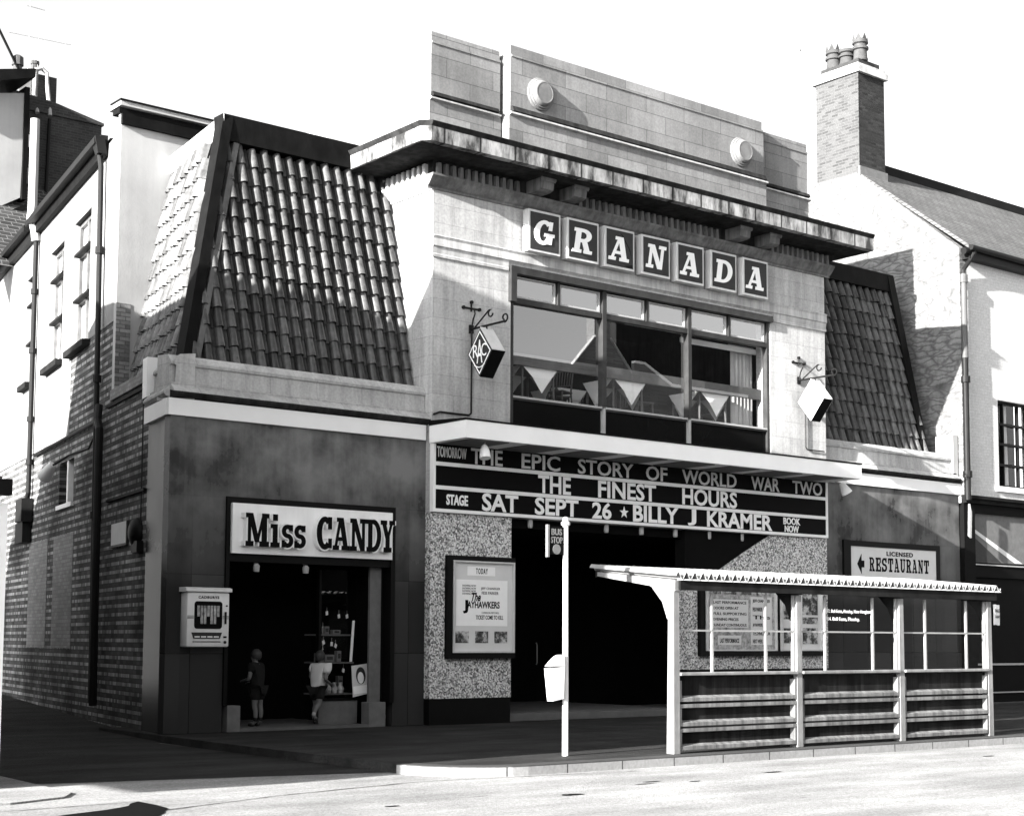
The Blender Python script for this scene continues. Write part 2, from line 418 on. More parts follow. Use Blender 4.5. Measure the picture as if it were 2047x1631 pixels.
# ------------------------------------------------------------------ mesh helpers
class MB:
    def __init__(s):
        s.v = []; s.f = []
    def add(s, vs, fs):
        o = len(s.v)
        s.v += [tuple(v) for v in vs]
        s.f += [tuple(i + o for i in f) for f in fs]
        return s
    def box(s, x0, x1, y0, y1, z0, z1):
        if x0 > x1: x0, x1 = x1, x0
        if y0 > y1: y0, y1 = y1, y0
        if z0 > z1: z0, z1 = z1, z0
        vs = [(x0, y0, z0), (x1, y0, z0), (x1, y1, z0), (x0, y1, z0), (x0, y0, z1), (x1, y0, z1), (x1, y1, z1), (x0, y1, z1)]
        return s.add(vs, [(0, 3, 2, 1), (4, 5, 6, 7), (0, 1, 5, 4), (1, 2, 6, 5), (2, 3, 7, 6), (3, 0, 4, 7)])
    def bbox(s, x0, x1, y0, y1, z0, z1, b=0.012):
        """box with bevelled edges"""
        bm = bmesh.new()
        bmesh.ops.create_cube(bm, size=1.0)
        for v in bm.verts:
            v.co = Vector(((x0 + x1) / 2 + v.co.x * (x1 - x0), (y0 + y1) / 2 + v.co.y * (y1 - y0), (z0 + z1) / 2 + v.co.z * (z1 - z0)))
        bmesh.ops.bevel(bm, geom=bm.edges[:], offset=b, segments=2, affect='EDGES', profile=0.5)
        bm.verts.index_update()
        s.add([v.co[:] for v in bm.verts], [[v.index for v in f.verts] for f in bm.faces])
        bm.free()
        return s
    def hexa(s, p):
        """eight corner points: bottom ring 0-3 (ccw from above), top ring 4-7"""
        return s.add(p, [(0, 3, 2, 1), (4, 5, 6, 7), (0, 1, 5, 4), (1, 2, 6, 5), (2, 3, 7, 6), (3, 0, 4, 7)])
    def prism(s, poly, d):
        """planar 3-D polygon swept by vector d"""
        n = len(poly); d = Vector(d)
        vs = [Vector(p) for p in poly] + [Vector(p) + d for p in poly]
        fs = [tuple(range(n)), tuple(range(2 * n - 1, n - 1, -1))]
        fs += [(i, i + n, (i + 1) % n + n, (i + 1) % n) for i in range(n)]
        return s.add(vs, fs)
    def tube(s, pts, r, n=10, cap=True):
        pts = [Vector(p) for p in pts]
        rs = r if isinstance(r, (list, tuple)) else [r] * len(pts)
        rings = []
        ref = None
        for i, p in enumerate(pts):
            if i == 0: t = pts[1] - pts[0]
            elif i == len(pts) - 1: t = pts[-1] - pts[-2]
            else: t = (pts[i + 1] - p).normalized() + (p - pts[i - 1]).normalized()
            t.normalize()
            if ref is None:
                ref = Vector((0, 0, 1)) if abs(t.z) < 0.9 else Vector((1, 0, 0))
            a = (ref - t * ref.dot(t)).normalized(); b = t.cross(a); ref = a
            rings.append([p + (a * math.cos(2 * math.pi * k / n) + b * math.sin(2 * math.pi * k / n)) * rs[i] for k in range(n)])
        vs = [v for rg in rings for v in rg]; fs = []
        for i in range(len(pts) - 1):
            for k in range(n):
                fs.append((i * n + k, i * n + (k + 1) % n, (i + 1) * n + (k + 1) % n, (i + 1) * n + k))
        if cap:
            fs.append(tuple(range(n - 1, -1, -1))); fs.append(tuple(range((len(pts) - 1) * n, len(pts) * n)))
        return s.add(vs, fs)
    def lathe(s, prof, c, axis=(0, 0, 1), n=24):
        """prof: list of (radius, height along axis)"""
        ax = Vector(axis).normalized(); ref = Vector((0, 0, 1)) if abs(ax.z) < 0.9 else Vector((1, 0, 0))
        a = ref.cross(ax).normalized(); b = ax.cross(a); c = Vector(c)
        vs = [c + ax * h + (a * math.cos(2 * math.pi * k / n) + b * math.sin(2 * math.pi * k / n)) * r for r, h in prof for k in range(n)]
        fs = [(i * n + k, i * n + (k + 1) % n, (i + 1) * n + (k + 1) % n, (i + 1) * n + k) for i in range(len(prof) - 1) for k in range(n)]
        fs.append(tuple(range(n - 1, -1, -1))); fs.append(tuple(range((len(prof) - 1) * n, len(prof) * n)))
        return s.add(vs, fs)
    def sweep_x(s, prof, x0, x1):
        """(y, z) profile polygon swept along x"""
        return s.prism([(x0, y, z) for y, z in prof], (x1 - x0, 0, 0))
    def xf(s, fn):
        s.v = [tuple(fn(Vector(v))) for v in s.v]
        return s
    def build(s, name, mat, parent=None, smooth=False):
        me = bpy.data.meshes.new(name)
        base = parent_base(parent)
        me.from_pydata([(v[0] - base.x, v[1] - base.y, v[2] - base.z) for v in s.v], [], s.f)
        bm = bmesh.new(); bm.from_mesh(me)
        bmesh.ops.recalc_face_normals(bm, faces=bm.faces[:])
        bm.to_mesh(me); bm.free()
        me.materials.append(mat)
        if smooth:
            me.shade_smooth()
            try:
                me.set_sharp_from_angle(angle=R(40))
            except Exception:
                pass
        o = bpy.data.objects.new(name, me)
        COL.objects.link(o)
        if parent is not None:
            o.parent = parent
        return o

def parent_base(p):
    b = Vector((0, 0, 0))
    while p is not None:
        b += p.location
        p = p.parent
    return b

def tag(o, label=None, cat=None, group=None, kind=None):
    if label: o['label'] = label
    if cat: o['category'] = cat
    if group: o['group'] = group
    if kind: o['kind'] = kind
    return o

def thing(name, label, cat, loc, group=None):
    o = bpy.data.objects.new(name, None)
    o.empty_display_size = 0.2
    o.location = loc
    COL.objects.link(o)
    return tag(o, label, cat, group)

def copy_tree(o, parent=None):
    c = o.copy(); COL.objects.link(c); c.parent = parent
    for ch in list(o.children):
        copy_tree(ch, c)
    return c

_fc = {}
def text_shape(body, bold=0.0, depth=0.02, spacing=1.0):
    """vertices (x right, y up, z toward the reader) and faces of a line of lettering"""
    key = (body, bold, depth, spacing)
    if key in _fc: return _fc[key]
    cu = bpy.data.curves.new('lettering', 'FONT')
    cu.body = body; cu.size = 1.0; cu.extrude = depth; cu.offset = bold; cu.resolution_u = 3; cu.space_character = spacing
    ob = bpy.data.objects.new('lettering_source', cu)
    COL.objects.link(ob)
    dg = bpy.context.evaluated_depsgraph_get()
    me = bpy.data.meshes.new_from_object(ob.evaluated_get(dg))
    vs = [v.co.copy() for v in me.vertices]; fs = [tuple(p.vertices) for p in me.polygons]
    bpy.data.objects.remove(ob); bpy.data.curves.remove(cu); bpy.data.meshes.remove(me)
    _fc[key] = (vs, fs)
    return vs, fs

def text(mb, body, x0, x1, z0, z1, y, depth=0.02, bold=0.0, ex=(1, 0, 0), org=None, spacing=1.0, slant=0.0):
    """lettering fitted into the given rectangle of the plane y (front at y - depth)"""
    vs, fs = text_shape(body, bold, 0.02, spacing)
    ax = min(v.x for v in vs); bx = max(v.x for v in vs); ay = min(v.y for v in vs); by = max(v.y for v in vs)
    out = []
    for v in vs:
        u = (v.x - ax) / (bx - ax); w = (v.y - ay) / (by - ay); d = (v.z + 0.02) / 0.04
        if org is None:
            out.append((x0 + (x1 - x0) * u + slant * w * (z1 - z0), y - depth * d, z0 + (z1 - z0) * w))
        else:
            o = Vector(org); e = Vector(ex); nrm = e.cross(Vector((0, 0, 1)))
            out.append(o + e * (x0 + (x1 - x0) * u) + Vector((0, 0, z0 + (z1 - z0) * w)) + nrm * (depth * d))
    mb.add(out, fs)
    return mb

# slab letters drawn as strips on a unit-high grid: each entry is (left edge points, right edge points)
def _rect(x0, y0, x1, y1): return ([(x0, y0), (x0, y1)], [(x1, y0), (x1, y1)])
def _bar(ax, ay, bx, by, w): return ([(ax - w / 2, ay), (bx - w / 2, by)], [(ax + w / 2, ay), (bx + w / 2, by)])
def _arc(cx, cy, rx, ry, a0, a1, tx, ty, n=14):
    L = []; Rr = []
    for i in range(n + 1):
        a = R(a0 + (a1 - a0) * i / n)
        L.append((cx + rx * math.cos(a), cy + ry * math.sin(a))); Rr.append((cx + (rx - tx) * math.cos(a), cy + (ry - ty) * math.sin(a)))
    return (L, Rr)
GL = {
 'G': [_arc(.45, .5, .45, .5, 48, 345, .25, .15, 22), _rect(.50, .36, .98, .49), _rect(.64, .06, .88, .40), _rect(.66, .62, .83, .97)],
 'R': [_rect(.10, 0, .36, 1), _rect(0, .86, .45, 1), _rect(0, 0, .46, .14), _arc(.46, .72, .44, .28, 90, -90, .25, .14), _rect(.30, .86, .47, 1), _rect(.30, .44, .47, .58), _bar(.56, .5, .76, .08, .26), _rect(.58, 0, 1.0, .14)],
 'A': [_bar(.16, .05, .46, 1, .13), _bar(.80, .05, .50, 1, .25), _rect(.26, .28, .70, .40), _rect(0, 0, .36, .14), _rect(.55, 0, 1.02, .14), _rect(.24, .87, .60, 1)],
 'N': [_rect(.12, 0, .27, 1), _rect(.76, 0, .91, 1), ([(.10, 1), (.66, 0)], [(.36, 1), (.91, 0)]), _rect(0, .86, .36, 1), _rect(0, 0, .40, .14), _rect(.62, .86, 1.03, 1)],
 'D': [_rect(.10, 0, .36, 1), _rect(0, .86, .46, 1), _rect(0, 0, .46, .14), _arc(.44, .5, .52, .5, -90, 90, .25, .14)],
 'M': [_rect(.12, 0, .26, 1), _rect(.88, 0, 1.14, 1), _bar(.24, 1, .62, .12, .24), _bar(.98, 1, .62, .12, .12), _rect(0, .86, .32, 1), _rect(.92, .86, 1.26, 1), _rect(0, 0, .40, .15), _rect(.76, 0, 1.26, .15)],
 'i': [_rect(.12, 0, .36, .70), _rect(0, .57, .3, .70), _rect(0, 0, .48, .14), _rect(.12, .80, .36, 1.0)],
 's': [_arc(.30, .50, .28, .20, 20, 270, .19, .12), _arc(.30, .21, .29, .21, 90, -160, .19, .12), _rect(.40, .50, .56, .70), _rect(.02, 0, .16, .22)],
 'C': [_arc(.42, .5, .42, .5, 50, 310, .25, .15, 20), _rect(.60, .62, .78, 1.0), _rect(.62, .04, .78, .34)],
 'Y': [_bar(.18, 1, .48, .42, .25), _bar(.82, 1, .50, .42, .14), _rect(.36, 0, .62, .5), _rect(0, .86, .42, 1), _rect(.62, .86, 1.0, 1), _rect(.22, 0, .76, .15)],
 'E': [_rect(.10, 0, .36, 1), _rect(0, .86, .78, 1), _rect(0, 0, .80, .14), _rect(.30, .43, .60, .57), _rect(.64, .62, .78, 1), _rect(.66, 0, .80, .36), _rect(.52, .34, .62, .66)],
 'S': [_arc(.42, .71, .40, .29, 20, 270, .25, .15), _arc(.42, .29, .42, .29, 90, -160, .25, .15), _rect(.60, .66, .78, 1), _rect(.02, 0, .20, .34)],
 'T': [_rect(.30, 0, .56, 1), _rect(0, .85, .86, 1), _rect(0, .58, .14, 1), _rect(.72, .58, .86, 1), _rect(.16, 0, .70, .15)],
 'U': [_rect(.10, .28, .36, 1), _rect(.70, .28, .84, 1), _arc(.47, .3, .37, .3, 180, 360, .24, .15), _rect(0, .86, .44, 1), _rect(.58, .86, .96, 1)],
}
def glyph(mb, ch, x, z, w, h, y, depth, slant=0.0, grow=0.0):
    """one slab letter with its lower left corner at (x, z), front at y - depth"""
    pts = [p for L, Q in GL[ch] for p in L + Q]
    gx0 = min(p[0] for p in pts); gx1 = max(p[0] for p in pts)
    for k, (L, Q) in enumerate(GL[ch]):
        n = len(L); e = 0.0006 * k
        vs = []
        for (yy, ed) in ((y - depth - e, 0), (y, 0)):
            for S, O in ((L, Q), (Q, L)):
                for p, q in zip(S, O):
                    dx, dz = p[0] - q[0], p[1] - q[1]; ll = math.hypot(dx, dz) or 1
                    px = x + ((p[0] - gx0) / (gx1 - gx0)) * w + slant * p[1] * h + grow * dx / ll
                    pz = z + p[1] * h + grow * dz / ll
                    vs.append((px, yy, pz))
        fs = []
        for i in range(n - 1):
            fs.append((i, i + 1, n + i + 1, n + i)); fs.append((2 * n + i, 3 * n + i, 3 * n + i + 1, 2 * n + i + 1))
            fs.append((i, 2 * n + i, 2 * n + i + 1, i + 1)); fs.append((n + i, n + i + 1, 3 * n + i + 1, 3 * n + i))
        fs.append((0, n, 3 * n, 2 * n)); fs.append((n - 1, 3 * n - 1, 4 * n - 1, 2 * n - 1))
        mb.add(vs, fs)
    return mb

SA, CA = math.sin(ALLEY), math.cos(ALLEY)
def AW(t, o, z):
    """point on the side wall: t metres back from the street corner, o metres out into the alley"""
    return Vector((11.87 + SA * t - CA * o, CA * t + SA * o, z))
def aw_box(mb, t0, t1, o0, o1, z0, z1):
    p = [AW(t0, o1, z0), AW(t0, o0, z0), AW(t1, o0, z0), AW(t1, o1, z0), AW(t0, o1, z1), AW(t0, o0, z1), AW(t1, o0, z1), AW(t1, o1, z1)]
    return mb.hexa(p)

# ================================================================== ground
RZ = -0.12
o = MB().add([(-400, -400, RZ), (400, -400, RZ), (400, 400, RZ), (-400, 400, RZ)], [(0, 1, 2, 3)]).build('road', M['road']); tag(o, kind='structure')
mb = MB()
nl = [(11.5, -7.2), (11.6, -3.0), (11.66, -0.3), (11.8, 0.0)]
rg = [(13.3 + 2.6 * k, RZ) for k in range(3)]
al = [(7.0, -5.9, RZ + .004), (11.5, -7.0, RZ + .004), (11.66, -.3, RZ + .01), (11.9, .3, RZ + .02), AW(14, 0.2, .22), AW(40, .2, .5), AW(40, 8, .5), AW(14, 6, .22), (7.3, 0, RZ + .02)]
mb.add(al, [tuple(range(len(al)))])
o = mb.build('alley_road', M['alley_road']); tag(o, kind='structure')
mb = MB()
arc = [(11.5 + 1.15 - 1.15 * math.cos(R(90 * k / 8)), -7.2 - 1.15 * math.sin(R(90 * k / 8))) for k in range(9)]
top = arc + [(80, -8.35), (80, 2.5), (11.9, 2.5), (11.75, -.3), (11.6, -3.0)]
mb.prism([(x, y, -0.3) for x, y in top], (0, 0, 0.3))
o = mb.build('pavement', M['pavement']); tag(o, kind='structure')
mb = MB()
mb.prism([(x, y, -.3) for x, y in [(12.65, -8.375), (80, -8.375), (80, -8.10), (12.65, -8.10)]], (0, 0, .304))
kr = [(11.5 + 1.15 - 1.175 * math.cos(R(90 * k / 8)), -7.2 - 1.175 * math.sin(R(90 * k / 8))) for k in range(9)]
ki = [(11.5 + 1.15 - .9 * math.cos(R(90 * k / 8)), -7.2 - .9 * math.sin(R(90 * k / 8))) for k in range(9)]
for k in range(8):
    mb.prism([(kr[k][0], kr[k][1], -.3), (kr[k + 1][0], kr[k + 1][1], -.3), (ki[k + 1][0], ki[k + 1][1], -.3), (ki[k][0], ki[k][1], -.3)], (0, 0, .304))
o = mb.build('kerb', M['kerb']); tag(o, kind='structure')
mb = MB()
lp = [(-40, -8.0), (6.2, -8.0), (6.9, -7.7), (7.15, -7.3), (7.3, -4.85), (8.4, 3.0), (-40, 3.0)]
mb.prism([(x, y, -.3) for x, y in lp], (0, 0, .20))
o = mb.build('pavement', M['road']); tag(o, kind='structure')

def strip(pts, w, z):
    m = MB(); vs = []
    for i, (x, y) in enumerate(pts):
        a = Vector(pts[max(i - 1, 0)]); b = Vector(pts[min(i + 1, len(pts) - 1)]); d = (b - a).normalized(); n = Vector((-d.y, d.x))
        ww = w * random.uniform(.5, 1.2)
        vs += [(x + n.x * ww, y + n.y * ww, z), (x - n.x * ww, y - n.y * ww, z)]
    m.add(vs, [(2 * i, 2 * i + 1, 2 * i + 3, 2 * i + 2) for i in range(len(pts) - 1)])
    return m
def dense(a, b, n, j=.012):
    return [(a[0] + (b[0] - a[0]) * k / n, a[1] + (b[1] - a[1]) * k / n + random.uniform(-j, j)) for k in range(n + 1)]
o = strip(dense((5.6, -8.62), (7.37, -8.49), 12), .011, RZ + .006).build('road_joint', M['tar']); tag(o, kind='structure')
o = strip(dense((7.17, -9.41), (8.85, -8.79), 14) + dense((8.9, -8.78), (10.95, -8.34), 14) + dense((11.0, -8.34), (13.4, -8.60), 14), .014, RZ + .006).build('road_joint', M['tar']); tag(o, kind='structure')
def blotch(cx, cy, rx, ry, n=26, seed=1):
    rr = random.Random(seed)
    return MB().add([(cx + rx * math.cos(2 * math.pi * k / n) * rr.uniform(.75, 1.1), cy + ry * math.sin(2 * math.pi * k / n) * rr.uniform(.6, 1.1), RZ + .005) for k in range(n)], [tuple(range(n))])
for k, (x, y, a, b) in enumerate(((11.46, -10.57, .16, .09), (13.29, -9.93, .16, .04), (13.73, -10.2, .10, .04), (15.51, -9.85, .17, .05), (13.0, -10.1, .18, .03), (20.3, -9.8, .16, .05), (9.2, -10.4, .10, .05))):
    o = blotch(x, y, a, b, seed=k + 3).build('tar_spot', M['tar']); tag(o, kind='structure')
tp = [(5.95, -9.35), (6.35, -9.17), (6.75, -9.03), (7.0, -8.88), (7.10, -8.80), (7.20, -8.62), (7.36, -8.47), (7.36, -8.66), (7.36, -8.85), (7.33, -9.10), (7.30, -9.27), (7.20, -9.40), (7.08, -9.62), (6.9, -9.85), (6.5, -9.95), (6.2, -9.6)]
o = MB().add([(x, y, RZ + .005) for x, y in tp], [tuple(range(len(tp)))]).build('dark_road_patch', M['tar']); tag(o, kind='structure')  # flat black shape laid on the road

# ================================================================== the picture house
CIN = thing('cinema', 'stone fronted picture house with tiled mansard wings, wide cornice and blank attic', 'cinema', (22.67, 0, 0))

# ---- central stone block
mb = MB()
mb.box(17.08, 18.95, -.17, .25, 3.9, 10.22)
mb.box(26.42, 28.3, -.17, .25, 3.9, 10.22)
mb.box(18.95, 26.42, -.17, .25, 8.80, 10.22)
mb.box(18.95, 26.42, -.17, .25, 3.9, 5.70)
mb.build('central_wall', M['ashlar'], CIN)
mb = MB()
mb.box(17.082, 17.4, .25, 8.0, 3.9, 10.22); mb.build('side_wall', M['ashlar_side'], CIN)
mb = MB(); mb.box(27.98, 28.298, .25, 8.0, 3.9, 10.22); mb.build('side_wall', M['ashlar_side'], CIN)
# string course either side of and above the window
pr = [(-.17, 8.70), (-.195, 8.70), (-.20, 8.75), (-.185, 8.77), (-.20, 8.89), (-.225, 8.91), (-.215, 9.05), (-.235, 9.10), (-.17, 9.13)]
mb = MB(); mb.sweep_x(pr, 17.05, 18.88); mb.sweep_x(pr, 26.52, 28.33)
pr2 = [(-.17, 8.86), (-.20, 8.89), (-.225, 8.91), (-.215, 9.05), (-.235, 9.10), (-.17, 9.13)]
mb.sweep_x(pr2, 18.88, 26.52)
mb.build('string_course', M['mould'], CIN)
# bed mould, dentils, brackets, corona
bed = [(-.172, 9.98), (-.20, 9.98), (-.20, 10.02), (-.24, 10.05), (-.33, 10.16), (-.37, 10.20), (-.37, 10.24), (-.17, 10.24)]
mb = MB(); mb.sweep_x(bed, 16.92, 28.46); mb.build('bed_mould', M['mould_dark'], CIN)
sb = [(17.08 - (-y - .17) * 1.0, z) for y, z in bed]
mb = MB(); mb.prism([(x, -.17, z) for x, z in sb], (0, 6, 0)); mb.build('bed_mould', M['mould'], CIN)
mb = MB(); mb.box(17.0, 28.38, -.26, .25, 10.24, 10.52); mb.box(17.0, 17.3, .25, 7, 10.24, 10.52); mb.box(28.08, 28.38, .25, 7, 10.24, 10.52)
mb.build('frieze', M['soot_shade'], CIN)  # painted near black for the shade under the cornice
mb = MB()
def dent(mb, x):
    mb.hexa([(x - .045, -.34, 10.25), (x + .045, -.34, 10.25), (x + .05, -.26, 10.25), (x - .05, -.26, 10.25), (x - .03, -.34, 10.46), (x + .03, -.34, 10.46), (x + .04, -.26, 10.46), (x - .04, -.26, 10.46)])
for r0, r1 in ((17.1, 19.1), (20.62, 24.72), (26.35, 28.3)):
    mb = MB(); x = r0
    while x < r1:
        dent(mb, x); x += .172
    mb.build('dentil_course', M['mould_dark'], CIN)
mb = MB(); y = -.05
while y < 5:
    mb.box(16.92, 17.0, y - .04, y + .04, 10.25, 10.46); y += .172
mb.build('dentil_course', M['mould'], CIN)
for bx in (19.42, 20.28, 25.05, 26.0):
    mb = MB()
    pf = [(-.26, 10.26), (-.62, 10.27), (-.70, 10.30), (-.72, 10.40), (-.72, 10.52), (-.26, 10.52)]
    mb.sweep_x(pf, bx - .16, bx + .16)
    mb.sweep_x([(-.73, 10.44), (-.76, 10.47), (-.76, 10.52), (-.73, 10.52)], bx - .19, bx + .19)
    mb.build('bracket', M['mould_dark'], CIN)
XL, XR = 16.17, 28.95
mb = MB()      # corona, its left front corner chamfered
def corona(z, dx):
    return [(XL - dx, 8.0, z), (XL - dx, -1.00, z), (XL + .14, -1.147 - dx, z), (XR - .05, -1.147 - dx, z), (XR + dx, -1.08, z), (XR + dx, 8.0, z)]
b_, t_ = corona(10.53, 0), corona(10.80, 0)
n = len(b_)
mb.add(b_ + t_, [tuple(range(n)), tuple(range(2 * n - 1, n - 1, -1))] + [(i, (i + 1) % n, (i + 1) % n + n, i + n) for i in range(n)])
mb.build('cornice', M['edge'], CIN)
mb = MB()
b_, m_, t_ = corona(10.80, .0), corona(10.885, .05), corona(10.90, .03)
inn = [(XL + 1.1, 8.0, 11.22), (XL + 1.1, .2, 11.22), (XL + 1.3, .0, 11.22), (XR - .7, .0, 11.22), (XR - .5, .2, 11.22), (XR - .5, 8, 11.22)]
mb.add(b_ + m_ + t_ + inn, [(i + n * r, (i + 1) % n + n * r, (i + 1) % n + n * (r + 1), i + n * (r + 1)) for r in range(3) for i in range(n)] + [tuple(range(3 * n, 4 * n))])
mb.build('cornice_capping', M['soot_shade'], CIN)
mb = MB(); mb.box(XL + .02, XR - .02, -.98, 8, 10.515, 10.528); mb.build('soffit_shade', M['soot_shade'], CIN)  # dark sheet painting the shade on the cornice's underside

# ---- attic
def attic(x0, x1, yf, yb, name):
    mb = MB()
    mb.box(x0 - .05, x1 + .05, yf - .03, yb, 10.9, 11.98)
    mb.box(x0, x1, yf, yb, 11.98, 13.20)
    mb.build(name, M['attic'], CIN)
    mb = MB(); mb.sweep_x([(yf - .03, 11.98), (yf - .10, 12.0), (yf - .10, 12.035), (yf - .03, 12.05), (yf, 12.05), (yf, 11.98)], x0 - .05, x1 + .05)
    mb.build('attic_ledge', M['mould'], CIN)
    mb = MB(); mb.sweep_x([(yf - .005, 12.05), (yf - .11, 12.06), (yf - .06, 12.17), (yf - .001, 12.18)], x0 + .002, x1 - .002)
    mb.build('attic_band', M['soot_shade'], CIN)
    mb = MB(); mb.sweep_x([(yf - .02, 13.20), (yf - .02, 13.24), (yf + .03, 13.26), (yf + .03, 13.45), (yb, 13.45), (yb, 13.20)], x0 + .02, x1 - .02)
    mb.build('attic_coping', M['attic'], CIN)
attic(19.25, 26.72, .24, 5.0, 'attic_centre')
def low(x0, x1, name):
    mb = MB(); mb.box(x0 - .05, x1 + .0, .43, 5.0, 10.9, 11.95); mb.box(x0, x1, .46, 5.0, 11.95, 13.10)
    mb.build(name, M['attic'], CIN)
    e0, e1 = (x0 - .08, x1) if x0 < 20 else (x0, x1 + .08)
    mb = MB(); mb.sweep_x([(.43, 11.95), (.37, 11.97), (.37, 12.0), (.43, 12.02), (.459, 12.02), (.459, 11.95)], e0 + .03, e1 - .03); mb.build('attic_ledge', M['mould'], CIN)
    mb = MB(); mb.sweep_x([(.455, 12.02), (.36, 12.04), (.40, 12.12), (.459, 12.13)], e0 + .082, e1 - .082); mb.build('attic_band', M['soot_shade'], CIN)
    mb = MB(); mb.sweep_x([(.44, 13.10), (.44, 13.14), (.48, 13.16), (.48, 13.34), (5, 13.34), (5, 13.10)], x0 + .01, x1); mb.build('attic_coping', M['attic'], CIN)
low(17.45, 19.16, 'attic_wing')
low(26.81, 28.50, 'attic_wing')
for kx in (20.02, 25.95):
    mb = MB(); mb.lathe([(.0, 0), (.34, 0), (.34, .02), (.33, .045), (.31, .05), (.305, .06), (.295, .085), (.275, .09), (.27, .10), (.255, .135), (.225, .165), (.205, .17), (.20, .165), (.0, .166)], (kx, .239, 12.58), (0, -1, 0), 48)
    mb.build('roundel', M['roundel'], CIN)

# ---- restaurant window
WX0, WX1, WZ0, WZ1 = 18.97, 26.40, 5.72, 8.80
mb = MB()
mb.box(WX0 - .07, WX1 + .03, -.26, -.10, 8.66, 8.80)           # head with hood
mb.box(WX0 - .08, WX0 + .06, -.27, -.10, 8.10, 8.66)
mb.box(WX0, WX0 + .07, -.15, -.02, 5.72, 8.10)
mb.box(WX1 - .07, WX1, -.15, -.02, 5.72, 8.66)
mb.box(WX0 - .1, WX1 + .05, -.24, -.02, 5.60, 5.72)
WIN = mb.build('restaurant_window', M['frame'], CIN)
for mx in (21.42, 23.88):
    mb = MB(); mb.box(mx - .05, mx + .05, -.17, -.02, 6.30, 8.66); mb.build('mullion', M['frame'], WIN)
    mb = MB(); mb.box(mx - .03, mx + .03, -.16, -.06, 5.72, 6.24); mb.build('spandrel_post', M['alu'], WIN)
mb = MB()
bays = ((WX0 + .07, 21.37), (21.47, 23.83), (23.93, WX1 - .07))
for a, b in bays: mb.box(a, b, -.15, -.03, 8.10, 8.20)
mb.build('transom', M['frame'], WIN)
mb = MB()
for a, b in bays: mb.box(a, b, -.15, -.03, 6.24, 6.28)
mb.build('sill_rail', M['alu'], WIN)
mb = MB()
for a, b in bays: mb.box(a, b, -.13, -.03, 6.20, 6.238)
mb.build('lower_rail', M['frame'], WIN)
for a, b in bays:
    mb = MB(); mb.add([(a, -.06, 6.28), (b, -.06, 6.28), (b, -.06, 8.10), (a, -.06, 8.10)], [(0, 1, 2, 3)]); mb.build('pane', M['glass'], WIN)
    mb = MB(); mb.box(a, b, -.09, -.03, 5.72, 6.20); mb.build('spandrel', M['spandrel'], WIN)
    c = (a + b) / 2
    mb = MB(); mb.box(c - .03, c + .03, -.15, -.03, 8.20, 8.66); mb.build('vent_mullion', M['frame'], WIN)
    for p, q in ((a, c - .03), (c + .03, b)):
        mb = MB(); w = .035
        mb.box(p + .03, q - .03, -.11, -.06, 8.22, 8.22 + w); mb.box(p + .03, q - .03, -.11, -.06, 8.64 - w, 8.64); mb.box(p + .03, p + .03 + w, -.11, -.06, 8.22 + w, 8.64 - w); mb.box(q - .03 - w, q - .03, -.11, -.06, 8.22 + w, 8.64 - w)
        mb.build('vent_sash', M['alu'], WIN)
        mb = MB(); mb.add([(p, -.08, 8.20), (q, -.08, 8.20), (q, -.08, 8.66), (p, -.08, 8.66)], [(0, 1, 2, 3)]); mb.build('vent_pane', M['glass_vent'], WIN)
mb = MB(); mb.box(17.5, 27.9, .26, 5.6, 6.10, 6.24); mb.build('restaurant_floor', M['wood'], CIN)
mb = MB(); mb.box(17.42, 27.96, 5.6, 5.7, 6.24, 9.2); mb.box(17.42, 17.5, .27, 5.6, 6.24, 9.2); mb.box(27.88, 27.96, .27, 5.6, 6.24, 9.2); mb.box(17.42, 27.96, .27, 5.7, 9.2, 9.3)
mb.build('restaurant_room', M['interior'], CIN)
mb = MB(); mb.box(WX0, WX1, .10, .17, 6.95, 7.18); mb.build('guard_rail', M['rail'], CIN)

# ---- canopy
mb = MB()
mb.box(17.03, 28.16, -1.287, -.17, 5.18, 5.50)
mb.build('canopy', M['paint'], CIN)
mb = MB(); mb.sweep_x([(-1.30, 5.50), (-1.30, 5.535), (-.17, 5.60), (-.17, 5.50)], 17.02, 28.17); mb.build('canopy_flashing', M['lead'], CIN)
mb = MB()
for k in range(8):
    MB().box(17.2 + k * 1.36, 17.2 + k * 1.36 + .9, -1.2, -.3, 5.165, 5.179).build('canopy_soffit_panel', M['stall'], CIN)

# ---- wings: black glass shop fronts
def front_panel(mb, rects):
    for a, b, c, d in rects: mb.box(a, b, 0, .2, c, d)
mb = MB()
front_panel(mb, [(11.87, 12.93, .0, 5.24), (12.93, 16.38, 3.95, 5.24), (16.38, 17.08, 0, 5.24)])
mb.build('shop_wall', M['vitrolite'], CIN)
mb = MB(); front_panel(mb, [(28.3, 33.6, 0, 5.24)]); mb.build('shop_wall', M['vitrolite'], CIN)
mb = MB(); aw_box(mb, .002, 1.40, -.25, .0, 0, 5.24); mb.build('corner_panel', M['vitrolite'], CIN)
mb = MB()
mb.box(11.80, 17.03, -.07, .15, 5.24, 5.52)
aw_box(mb, .0, 1.42, -.1, .08, 5.24, 5.52)
mb.build('fascia_board', M['paint'], CIN)
mb = MB(); mb.box(28.17, 33.72, -.07, .15, 5.24, 5.52); mb.build('fascia_board', M['paint'], CIN)
